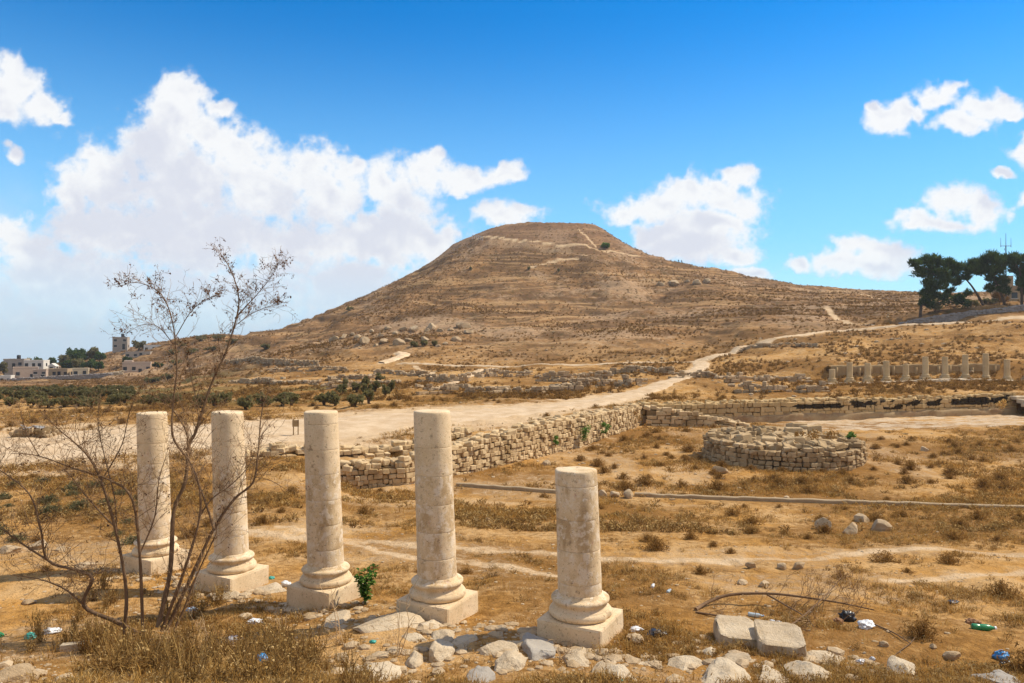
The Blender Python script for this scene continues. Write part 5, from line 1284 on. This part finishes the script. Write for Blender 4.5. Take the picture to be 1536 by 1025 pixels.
X, Y = fan(42000, 22, 82, rs); p = fbm(X*.22, Y*.30, o=4)+.3*(fbm(X*.9, Y*.9, o=2)-.5)
k = keep_off(X, Y, rs) & (rs.random(len(X)) < np.clip((p-.48)*5, .02, .8)); X, Y = X[k], Y[k]
strew('dry_grass', gv2, X, Y, rs.uniform(.6,1.3,len(X)), rs.normal(-.05,.12,len(X)), M_STRAW, 'golden dry grass covering the pool floor and the banks beyond', 'grass')
sm = [scrub_set(rs, 11, .22, .13, .020, 2, .045) for _ in range(5)]
X, Y = fan(30000, 20, 66, rs); p = fbm(X*.22, Y*.30, o=4)+.3*(fbm(X*.9, Y*.9, o=2)-.5)
k = keep_off(X, Y, rs) & (rs.random(len(X)) < np.clip((p-.47)*5, .02, .8)); X, Y = X[k], Y[k]
strew('dry_stubble', sm, X, Y, rs.uniform(.6,1.5,len(X)), rs.normal(0,.15,len(X)), M_THIST, 'low brown stubble covering the pool floor and banks', 'stubble')
sv = [scrub_set(rs, 26, .38, .30, .03, 2, .07) for _ in range(5)]
X, Y = fan(22000, 60, 175, rs); p = fbm(X*.10, Y*.10, o=4)
k = keep_off(X, Y, rs) & (rs.random(len(X)) < np.clip((p-.40)*5, .05, 1)); X, Y = X[k], Y[k]
strew('dry_scrub', sv, X, Y, rs.uniform(.5,1.4,len(X)), rs.normal(-.05,.18,len(X)), M_SCRUB, 'brown dry scrub dotted over the terraces and slopes', 'scrub')
sv2 = [scrub_set(rs, 12, .55, .42, .07, 1, .16) for _ in range(5)]
X, Y = fan(60000, 160, 420, rs); p = fbm(X*.03, Y*.05, o=4)
k = keep_off(X, Y, rs) & (rs.random(len(X)) < np.clip((p-.38)*4.5, .08, 1)); X, Y = X[k], Y[k]
strew('dry_scrub', sv2, X, Y, rs.uniform(.5,1.35,len(X)), rs.normal(-.08,.18,len(X)), M_SCRUB, 'low dark scrub speckling the flanks of the great hill', 'scrub')
# loose stones and grit
sgv = []
for i in range(6):
    V, F = rock_v(1, (1,.8,.55), .4, .3, i+200); sgv.append((V, F, np.full(len(V), rs.random())))
X, Y = fan(7000, 7, 30, rs); p = fbm(X*.5+4, Y*.5, o=3); k = rs.random(len(X)) < np.clip((p-.40)*4, .1, 1); X, Y = X[k], Y[k]
strew('loose_pebbles', sgv, X, Y, .012+.035*rs.random(len(X))**4, rs.normal(0,.2,len(X)), M_ROCK, 'pale pebbles and stone chips strewn over the near soil', 'pebbles')
X, Y = fan(9000, 28, 190, rs); p = fbm(X*.12+4, Y*.12, o=3); k = keep_off(X, Y, rs) & (rs.random(len(X)) < np.clip((p-.48)*5, .03, 1)); X, Y = X[k], Y[k]
strew('loose_rubble', sgv, X, Y, (.06+.30*rs.random(len(X))**4)*np.clip(Y/90, .4, 1.3), rs.normal(0,.2,len(X)), M_CRAG, 'pale rubble stones scattered over terraces and banks', 'rubble')
# rubble around the near plinths
ctr = np.array(NEARXY); X = []; Y = []
for (a, b) in ctr:
    n = 150; t = rs.uniform(-1.2,1.0,n); X += list(a+t*.9*math.cos(ROT)-.2+rs.normal(0,.35,n)); Y += list(b+t*.9*math.sin(ROT)-.55+rs.normal(0,.28,n))
n = 260; X += list(rs.uniform(-2.2,4.6,n)); Y += list(9.1+rs.normal(0,.45,n)); X, Y = np.array(X), np.array(Y)
strew('stone_chips', sgv, X, Y, .025+.10*rs.random(len(X))**3, rs.normal(-.1,.2,len(X)), M_ROCK, 'broken pale stone chips around the near plinths and slabs', 'rubble')

# bushes one can count
def bush_set(name, protos, pts, label, cat, group, smin, smax, mat):
    meshes = []
    for i, (x, y) in enumerate(pts):
        k = i % len(protos)
        if k >= len(meshes):
            V, F, T = protos[k]; o = mesh(name, V, [F], mat, tone=T); meshes.append(o)
        else:
            o = meshes[k].copy(); COL.objects.link(o)
        o.location = (x, y, land1(x, y)-.02); o.rotation_euler = (0, 0, random.uniform(0, 6.28)); s = random.uniform(smin, smax); o.scale = (s, s, s*random.uniform(.8,1.1))
        tag(o, label, cat, group)
bp = [scrub_set(rs, 150, .34, .30, .010, 4, .030) for _ in range(5)]
def pick(n, d0, d1, thr, f, half=.75, cond=None, sep=.5):
    out = []
    while len(out) < n:
        x, y = fan(400, d0, d1, rs, half); q = fbm(x*f+2, y*f, o=3); k = keep_off(x, y, rs) & (q > thr)
        if cond is not None: k &= cond(x, y)
        for a, b in zip(x[k], y[k]):
            if len(out) < n and all((a-c)**2+(b-d)**2 > sep**2 for c, d in out): out.append((a, b))
    return out
bush_set('dry_bush', bp, pick(110, 30, 56, .42, .2, .75, lambda x, y: in_poly(x, y, POOL), .8), 'small brown dry bush growing on the floor of the sunken pool', 'dry bush', 'dry bushes on the pool floor', .7, 1.7, M_SCRUB)
bush_set('dry_bush', bp, pick(60, 14.5, 29, .45, .3, .72, lambda x, y: ~in_poly(x, y, POOL), .7), 'low brown dry bush on the field between the near columns and the kerb', 'dry bush', 'dry bushes on the near field', .5, 1.2, M_SCRUB)
bush_set('dry_bush', bp, pick(50, 34, 62, .42, .2, .75, lambda x, y: ~in_poly(x, y, POOL), .9), 'brown dry bush on the bank between the pool and the road', 'dry bush', 'dry bushes on the bank above the pool', .7, 1.5, M_SCRUB)
for lab, x, y, s in [('dark dry bush in the bare soil right of the white plastic bag',1382,955,1.25),('round dry bush on the dusty ground beyond the fallen branch',1260,868,1.0),('dense dry bush near the frame edge above the blue rag',1500,895,1.3),
      ('dry bush cut by the frame edge beside the blue rag',1540,1015,1.6),('dry bush at the far side of the track behind the shortest column',1046,790,.9),('twiggy dry bush right of the boulders near the kerb',1440,790,1.1)]:
    p = hit(x, y); o = bush_set('dry_bush', bp[:1], [(p[0], p[1])], lab, 'dry bush', None, s*.75, s*.8, M_SCRUB)
pts = []
for _t in range(400):
    q = hit(rs.uniform(-20, 230), rs.uniform(715, 815))
    if len(pts) < 22 and all(math.hypot(q[0]-a, q[1]-b) > .7 for a, b in pts) and all(math.hypot(q[0]-a, q[1]-b) > .9 for a, b in NEARXY): pts.append((q[0], q[1]))
bush_set('grey_green_bush', [scrub_set(rs, 120, .36, .26, .010, 6, .034) for _ in range(3)], pts, 'low grey green bush on the field behind the branches of the bare shrub', 'bush', 'grey green bushes behind the bare shrub', .6, 1.4, M_SAGE)
# thistles along the lower edge
def thistle_set(rs, ns, h, spread):
    V, F3, T = [], [], []
    IV, IF = ICO[1]
    for i in range(ns):
        a = rs.uniform(0, 6.283); q = spread*rs.random(); p0 = np.array([q*.3*math.cos(a), q*.3*math.sin(a), -.03]); top = np.array([q*math.cos(a), q*math.sin(a), h*rs.uniform(.5,1.05)])
        P = [p0]; 
        for k in range(1, 5): P.append(p0+(top-p0)*k/4+rs.normal(size=3)*.018)
        P = np.array(P); t = np.array([math.cos(a+1.5), math.sin(a+1.5), 0])*.0035; tn = np.clip(rs.normal(.45,.2), 0, 1)
        for k in range(4):
            n = len(V); V += [P[k]-t, P[k]+t, P[k+1]+t, P[k+1]-t]; F3 += [(n,n+1,n+2),(n,n+2,n+3)]; T += [tn]*4
            for m in range(3):
                d = rs.normal(size=3); d /= np.linalg.norm(d); d *= rs.uniform(.03,.08); n = len(V); w = np.cross(d, rs.normal(size=3)); w *= .006/(np.linalg.norm(w)+1e-9)
                V += [P[k]-w, P[k]+w, P[k]+d]; F3 += [(n,n+1,n+2)]; T += [np.clip(tn+rs.normal()*.12, 0, 1)]*3
        if rs.random() < .12:
            s = rs.uniform(.008,.020); n = len(V); V += list(IV*s*(1+.25*rs.normal(size=(len(IV),1)))+P[-1]); F3 += [tuple(f+n) for f in IF]; T += [np.clip(rs.normal(.75,.15), 0, 1)]*len(IV)
    return np.array(V), np.array(F3), np.array(T)
tp = [thistle_set(rs, 46, .46, .30) for _ in range(6)]
pts = []
for _try in range(5000):
    if len(pts) >= 95: break
    px, y = rs.uniform(-60, 560), rs.uniform(955, 1120); lim = 925+max(0, px-330)*.22
    D = rs.uniform(6.6, 9.9); x = (px-CX)/FPX*D
    if px > 470 and D > 8.6: continue
    if fbm(np.array([x*.8]), np.array([D*.8]), o=2)[0] < .44+max(0, D-8.6)*.05+(.05 if px < 230 else 0): continue
    if all((x-a)**2+(D-b)**2 > .2**2 for a, b in pts): pts.append((x, D))
bush_set('dry_thistle', tp, pts, 'tangled golden dry thistle on the bank along the lower edge below the bare shrub', 'thistle', 'dry thistles on the near bank', .4, 1.05, M_THIST)
pts = pick(26, 9.5, 13.5, .3, .5, .1, None, .4); pts = [(x-6.2, y) for x, y in pts]
bush_set('dry_thistle', tp, [q for q in pts if all(math.hypot(q[0]-a, q[1]-b) > .7 for a, b in NEARXY)], 'sparse dry thistle standing around the foot of the bare shrub', 'thistle', 'dry thistles around the shrub foot', .5, .9, M_THIST)

# the bare forked weeds between the slabs
def weed(label, px, y, D, h, n, seed, name='dead_weed'):
    b = P3(px, y, D); b[2] = land1(b[0], b[1]); r = thing(name, label, 'dead plant', b); rs = np.random.default_rng(seed); st, lf = MB(), MB()
    for i in range(n):
        d = rs.normal(size=3)*np.array([.5,.4,.1])+np.array([0,0,1]); d /= np.linalg.norm(d)
        shoot(st, lf, np.array([rs.normal()*.03, rs.normal()*.03, 0]), d, h*rs.uniform(.6,1.1), .006, rs, 2, b, False, (.5,1))
    st.build('stalks', M_TWIG, r)
weed('dead forked weed with pale stalks before the tallest pair of columns', 600, 985, 9.2, .8, 5, 1)
weed('thin dead weed beside the flat slab in the shade', 512, 968, 9.6, .75, 4, 2)
weed('pale stick like weed among the thistles near the white bag', 420, 950, 9.9, .55, 4, 3)
weed('small tuft of dead stalks at the shaded corner of the shortest plinth', 842, 985, 9.2, .3, 5, 4)
weed('dead weed beside the slab right of the bare shrub', 316, 955, 9.9, .5, 5, 5)
def fallen_branch():
    D = 11.0; b = hit(1150, 912); r = thing('fallen_branch', 'fallen curved branch with thorny dry twigs lying on the open ground', 'branch', b); rs = np.random.default_rng(8); tw, lf = MB(), MB()
    def G(x, y, up): p = hit(x, y+up*85); return np.array([p[0], p[1], p[2]+up])-b
    for pts, r0, r1 in [([(1043,914,.02),(1062,903,.06),(1095,893,.14),(1150,891,.18),(1200,896,.16),(1260,905,.10),(1310,915,.05)], .032, .010),
                        ([(1043,918,.01),(1090,925,.02),(1140,930,.02),(1178,940,.02),(1215,946,.01)], .016, .006),
                        ([(1150,893,.16),(1180,910,.10),(1206,925,.05),(1220,940,.02)], .016, .006),([(1180,942,.01),(1215,915,.10),(1250,880,.22),(1262,862,.25)], .014, .005),
                        ([(1310,936,.02),(1340,950,.03),(1364,965,.02)], .013, .006),([(1364,965,.02),(1350,975,.02),(1338,985,.01)], .008, .004),([(1364,965,.02),(1372,955,.05)], .007, .003)]:
        c = crom(np.array([G(*q) for q in pts]), 5); m = MB(); tube(m, c, np.linspace(r0, r1, len(c)), 7); m.build('limb', M_BARK, r, smooth=True)
        for i in range(2, len(c)):
            if rs.random() < .5 and r0 > .013:
                d = rs.normal(size=3)+np.array([0,0,.5]); d /= np.linalg.norm(d); shoot(tw, lf, c[i], d, rs.uniform(.2,.55), .005, rs, 2, b, False, (.1,.7))
    for k in range(26):
        o = G(rs.uniform(1190,1290), rs.uniform(890,930), .03); d = rs.normal(size=3)*np.array([.7,.7,.2])+np.array([0,0,.8]); d /= np.linalg.norm(d); shoot(tw, lf, o, d, rs.uniform(.3,.7), .0045, rs, 2, b, False, (.1,.7))
    tw.build('twigs', M_TWIG, r)
fallen_branch()
def green_plant():
    b = hit(548, 905); r = thing('green_plant', 'fresh green leafy plant growing between two columns beside a plinth', 'plant', b); rs = np.random.default_rng(4); st, lf = MB(), MB()
    for i in range(9):
        a = rs.uniform(0, 6.28); top = np.array([.16*math.cos(a), .16*math.sin(a), rs.uniform(.35,.68)]); c = crom([(0,0,-.02), top*np.array([.3,.3,.5]), top], 5)
        tube(st, c, np.linspace(.010,.004,len(c)), 5)
        for q in c[2:]:
            for k in range(3):
                a_ = rs.uniform(0, 6.28); d = np.array([math.cos(a_), math.sin(a_), rs.uniform(-.3,.5)]); L = rs.uniform(.06,.13); w = np.cross(d, [0,0,1])*L*.32; m_ = np.array([0,0,.02])
                V = np.array([q, q+d*L*.45+w+m_, q+d*L, q+d*L*.45-w+m_]); lf.add(V, [np.array([[0,1,2],[0,2,3]])], rs.random())
    st.build('stems', M_LEAF, r); lf.build('leaves', M_LEAF, r)
green_plant()
def wall_plant(lab, px, y, D, w, h, mat, seed):
    b = P3(px, y, D); r = MB(); rs = np.random.default_rng(seed)
    for k in range(7): leaf_cloud(r, np.array([rs.normal()*w*.3, rs.normal()*.12, rs.uniform(0, h)*.8]), w*.26, 34, .07, (.5,1), 1.0, .1, rs)
    o = r.build('wall_shrub', mat, loc=b); tag(o, lab, 'plant')
wall_plant('bright green plant sprouting from the middle of the long rubble wall', 832, 664, 41.3, .5, .7, M_LEAF, 1)
wall_plant('bigger bright green plant at the foot of the long rubble wall', 877, 664, 43.6, .8, 1.1, M_LEAF, 2)
wall_plant('small green plant high in the far part of the rubble wall', 905, 649, 46.6, .5, .7, M_LEAF, 3)
wall_plant('dry brown bush in the corner where the two pool walls meet', 956, 638, 54.0, 1.0, 1.2, M_SCRUB, 4)
wall_plant('tall dry grass clump at the far end of the pool back wall', 1500, 615, 62.5, 1.0, 1.2, M_STRAW, 5)
wall_plant('dry brown grass cushion on top of the round ruin', 1236, 657, 37.8, 1.1, .3, M_SCRUB, 6)
wall_plant('dark green herb at the outer edge of the round ruin top', 1276, 655, 39.4, .5, .2, M_LEAF, 7)
wall_plant('upright brown bush between the stones of the round ruin', 1199, 662, 38.0, .55, .55, M_SCRUB, 8)

# ------------------------------------------------------------------ litter
L_ = {n: plain_mat('plastic_'+n, c, r_, .5, .12, 9) for n, c, r_ in (('white', (.72,.72,.72), .35), ('blue', (.03,.22,.50), .4), ('green', (.02,.22,.075), .25), ('black', (.018,.018,.022), .4), ('clear', (.42,.50,.54), .15), ('paleblue', (.42,.55,.70), .4), ('teal', (.05,.38,.33), .4), ('rust', (.25,.12,.05), .8), ('silver', (.5,.52,.56), .3))}
def bottle(lab, px, y, mat, cap, rot, L=.24, rad=.034):
    p = hit(px, y); r = thing('plastic_bottle', lab, 'bottle', p+np.array([0,0,rad*.85]), R(rot)); m = MB()
    prof = [(.012,0),(rad*.9,.004),(rad,.02),(rad,L*.28),(rad*.93,L*.31),(rad,L*.34),(rad,L*.60),(rad*.82,L*.74),(rad*.45,L*.86),(rad*.40,L*.92)]
    f = lambda P: np.stack([P[:,2]-L/2, P[:,0], P[:,1]*(1-.12*np.exp(-((P[:,2]-L*.45)/.05)**2))], -1)
    lathe(m, prof, 20, .5, True, f); m.build('bottle_body', L_[mat], r, smooth=True)
    m = MB(); lathe(m, [(rad*.48,L*.915),(rad*.5,L*.925),(rad*.5,L*.995),(rad*.42,L)], 14, .5, True, f); m.build('cap', L_[cap], r, smooth=True)
bottle('green plastic bottle with a white cap lying in the bare soil near a dry bush', 1474, 945, 'green', 'white', -8, .33, .05)
bottle('clear plastic bottle lying under the fallen branch', 1133, 925, 'clear', 'blue', -20, .24, .036)
bottle('small white bottle lying beside the clear one under the fallen branch', 1165, 936, 'white', 'blue', -28, .22, .032)
bottle('white crushed bottle in dry grass right of the shortest column', 979, 880, 'white', 'white', 70, .18, .03)
bottle('clear crushed bottle near the white one in dry grass', 1003, 888, 'clear', 'silver', 60, .18, .03)
def scrap(lab, px, y, w, mat, name='plastic_bag', cat='plastic bag', flat=.45, seed=0, lift=0.0, tall=1.0):
    p = hit(px, y); s = w/FPX*p[1]/2; V, F = rock_v(4, (s, s*.7, s*flat*tall), .15, .75, seed+300, 2.6)
    d = fbm(V[:,0]/s*3+seed, V[:,1]/s*3, V[:,2]/s*3, o=3)-.5; V = V*(1+.5*np.abs(d)[:,None])
    o = mesh(name, V, [F], L_[mat], smooth=True, loc=p+np.array([0,0,s*flat*.55*tall+lift]), rotz=random.uniform(-.5,.5)); tag(o, lab, cat)
scrap('crumpled white plastic bag at the end of a stick on the bare soil', 1298, 940, 24, 'white', seed=1)
scrap('black plastic sheet scrap right of the shortest column', 985, 953, 26, 'black', flat=.35, seed=2)
scrap('bright blue plastic rag caught at the lower corner of the scene', 1500, 988, 22, 'blue', 'plastic_rag', 'rag', .7, 3, 0, 1.0)
scrap('black rag hanging below the bright blue one', 1508, 1004, 18, 'black', 'plastic_rag', 'rag', .9, 4)
scrap('blue scrap at the lower tip of the black rag', 1514, 1014, 10, 'blue', 'plastic_rag', 'rag', .7, 5)
scrap('rusty white can lying at the end of the thorny twigs', 1255, 935, 13, 'rust', 'tin_can', 'can', .8, 6)
scrap('dark matted lump beside the rusty can', 1270, 930, 20, 'black', 'matted_lump', 'litter', .9, 7)
scrap('silver grey crumpled wrapper on the soil above the lone boulder', 1290, 995, 14, 'silver', 'wrapper', 'litter', .6, 8)
scrap('smaller silver wrapper ball beside the other wrapper', 1307, 990, 8, 'silver', 'wrapper', 'litter', .9, 9)
scrap('white paper scrap beside the black plastic sheet', 954, 946, 18, 'white', 'paper_scrap', 'litter', .4, 10)
scrap('pale blue plastic bag behind the foot of the bare shrub', 288, 916, 15, 'paleblue', seed=11)
scrap('dull white plastic bag in the thistles right of the bare shrub', 354, 963, 24, 'white', seed=12)
scrap('white wrapper below the shaded slab near the dead weed', 383, 934, 22, 'white', 'wrapper', 'litter', .3, 13)
scrap('bright blue and white torn bag standing up among the golden thistles', 395, 1000, 20, 'blue', seed=14, tall=1.5, flat=.7)
scrap('white bag resting at the shaded side of the plinth with the green plant', 430, 878, 14, 'white', seed=15, flat=.6)
scrap('teal scrap of plastic beside the white bag near the plinth', 408, 868, 8, 'teal', 'plastic_scrap', 'litter', .6, 16)
scrap('teal plastic scrap under the large dark edged slab', 560, 964, 9, 'teal', 'plastic_scrap', 'litter', .6, 17)
scrap('green plastic scrap between two slabs on the bottom edge', 930, 1023, 16, 'teal', 'plastic_scrap', 'litter', .3, 18)
scrap('teal crushed cup left of the white block in the grass', 47, 958, 14, 'teal', 'crushed_cup', 'litter', .7, 19)
scrap('green crushed can at the frame edge left of the teal cup', 3, 955, 10, 'green', 'crushed_can', 'litter', .8, 20)
scrap('dark stick like piece of black plastic alone on the open soil', 1428, 903, 18, 'black', 'plastic_strip', 'litter', .18, 21)
scrap('dark rag lying beside the green bottle', 1458, 936, 20, 'rust', 'cloth_rag', 'rag', .5, 22)
scrap('white crumpled litter on the grass left of the bare shrub', 80, 948, 22, 'white', 'paper_scrap', 'litter', .4, 23)
mb = MB(); p = hit(117, 975); cbox(mb, (0,0,.05), (.19,.05,.05), R(16), .12, .03, .8); tag(mb.build('concrete_bar', M_SLAB, loc=p), 'short white concrete bar lying in the grass left of the bare shrub', 'concrete bar')
for i, (lab, x, y, w) in enumerate([('largest heap of grey white rubble at the lower left corner', 26, 1020, 70), ('flat grey stone on the far side of the corner heap', 8, 1000, 34), ('pale angular stone at the near side of the corner heap', 60, 1012, 30), ('pale rubble stone beside the corner heap', 99, 1020, 34), ('small pale rubble stone among thistles near the corner heap', 122, 1018, 28), ('rough stone at the outer edge of the near field left of the shrub', 14, 828, 40),('flat pale stone on the near field behind the left shrub branches', 62, 822, 40),('grey stone at the shrub side of the flat pale stone', 92, 826, 20),
      ('pale flat stone half buried on the path behind the shrub',130,852,40),('whitish stone in the grass at the shrub base left side',46,905,26)]):
    rock(lab, x, y, w*.7, .42, i+90, M_ROCK, None, 4, .4)

# ------------------------------------------------------------------ sign, scrap heap, hikers, rail
def sign():
    p = hit(444, 655); r = thing('sign_board', 'small wooden sign on two posts at the edge of the dirt road', 'sign', p); m_ = plain_mat('sign_wood', (.30,.20,.10), .8, .2)
    for s in (-.12,.12):
        m = MB(); cbox(m, (s,0,.4), (.025,.025,.45), 0, .1); m.build('post', m_, r)
    m = MB(); cbox(m, (0,-.035,.66), (.17,.015,.17), 0, .1); m.build('board', m_, r)
sign()
def heap():
    p = hit(57, 655, 30); p[2] = land1(p[0], p[1]); r = thing('scrap_heap', 'dark heap of earth topped with pale scrap sheets beside the road', 'heap', p)
    V, F = rock_v(4, (1.05,.8,.42), .1, .7, 77); mesh('earth_pile', V+np.array([0,0,.08]), [F], M_CORE, r, smooth=True, tone=np.full(len(V), .2))
    m = MB()
    for k in range(60): x_ = random.uniform(-1,1); cbox(m, (x_, random.uniform(-.7,.3), .42*(1-x_*x_*.6)*random.uniform(.3,1.1)), [random.uniform(.05,.16) for _ in range(3)], random.uniform(0,3), .3, .2, random.random()*.4)
    m.build('rubble_lumps', M_ROCK, r); m = MB()
    for k in range(7): cbox(m, (random.uniform(-.6,.6), random.uniform(-.5,.2), .50+random.uniform(-.08,.10)), (random.uniform(.08,.22), random.uniform(.08,.2), .03), random.uniform(0,3), .2, .05, random.random(), (random.uniform(-.4,.4), random.uniform(-.4,.4)))
    m.build('scrap_sheets', M_TANK2, r)
M_TANK2 = plain_mat('dull_sheet_metal', (.42,.41,.40), .5, .4)
heap()
def person(lab, px, y, D, col):
    b = P3(px, y, D); b[2] = land1(b[0], b[1])
    me = bpy.data.meshes.new('person'); J = [(0,0,.95),(0,0,1.2),(0,0,1.42),(0,0,1.53),(0,0,1.68),(.09,0,.88),(.11,-.04,.48),(.11,.02,.05),(.12,-.12,.03),(-.09,0,.88),(-.11,.03,.48),(-.12,.08,.05),(-.12,-.07,.03),(.2,0,1.40),(.25,.02,1.12),(.25,-.06,.86),(-.2,0,1.40),(-.25,.02,1.12),(-.24,-.06,.86)]
    Ee = [(0,1),(1,2),(2,3),(3,4),(0,5),(5,6),(6,7),(7,8),(0,9),(9,10),(10,11),(11,12),(2,13),(13,14),(14,15),(2,16),(16,17),(17,18)]
    me.from_pydata(J, Ee, []); o = bpy.data.objects.new('person', me); COL.objects.link(o); o.location = b; me.materials.append(col)
    sk = o.modifiers.new('skin', 'SKIN'); rads = [.15,.15,.14,.06,.10,.09,.065,.045,.04,.09,.065,.045,.04,.06,.045,.035,.06,.045,.035]
    for v, q in zip(me.skin_vertices[0].data, rads): v.radius = (q, q*.8)
    me.skin_vertices[0].data[0].use_root = True; o.modifiers.new('smooth', 'SUBSURF').levels = 1
    tag(o, lab, 'person')
C1 = plain_mat('cloth_navy', (.03,.035,.06), .9, .1); C2 = plain_mat('cloth_grey', (.10,.11,.13), .9, .1)
person('distant person in dark clothes standing on the ridge line beside another', 1018, 404, 322, C1); person('distant person in greyer clothes, right one of the pair on the ridge line', 1022.5, 404.5, 322, C2)
def rail():
    a = hit(709, 358, 300); b_ = hit(724, 345, 300); r = thing('path_railing', 'short pale railing at the shoulder near the flat top of the great hill', 'railing', a)
    for k in range(6):
        q = a+(b_-a)*k/5; q[2] = land1(q[0], q[1]); m = MB(); tube(m, [q-a+np.array([0,0,-.2]), q-a+np.array([0,0,1.5])], .10, 5); m.build('post', M_TANK2, r)
    m = MB(); tube(m, [np.array([0,0,land1(*a[:2])-a[2]+1.4]), b_-a+np.array([0,0,1.4])], .09, 5); m.build('handrail', M_TANK2, r)
rail()

# ------------------------------------------------------------------ air: thin dust haze over the whole valley, below and in front of the clouds
def haze():
    mb = MB(); box(mb, (0,1500,-97), (3400,2400,163)); m = bpy.data.materials.new('haze'); m.use_nodes = True; t = m.node_tree; t.nodes.clear()
    v = t.nodes.new('ShaderNodeVolumePrincipled'); v.inputs['Density'].default_value = .00020; v.inputs['Color'].default_value = (.86,.90,.95,1); v.inputs['Anisotropy'].default_value = .2
    o = t.nodes.new('ShaderNodeOutputMaterial'); t.links.new(v.outputs[0], o.inputs['Volume']); o_ = mb.build('haze', m); o_['kind'] = 'stuff'
haze()
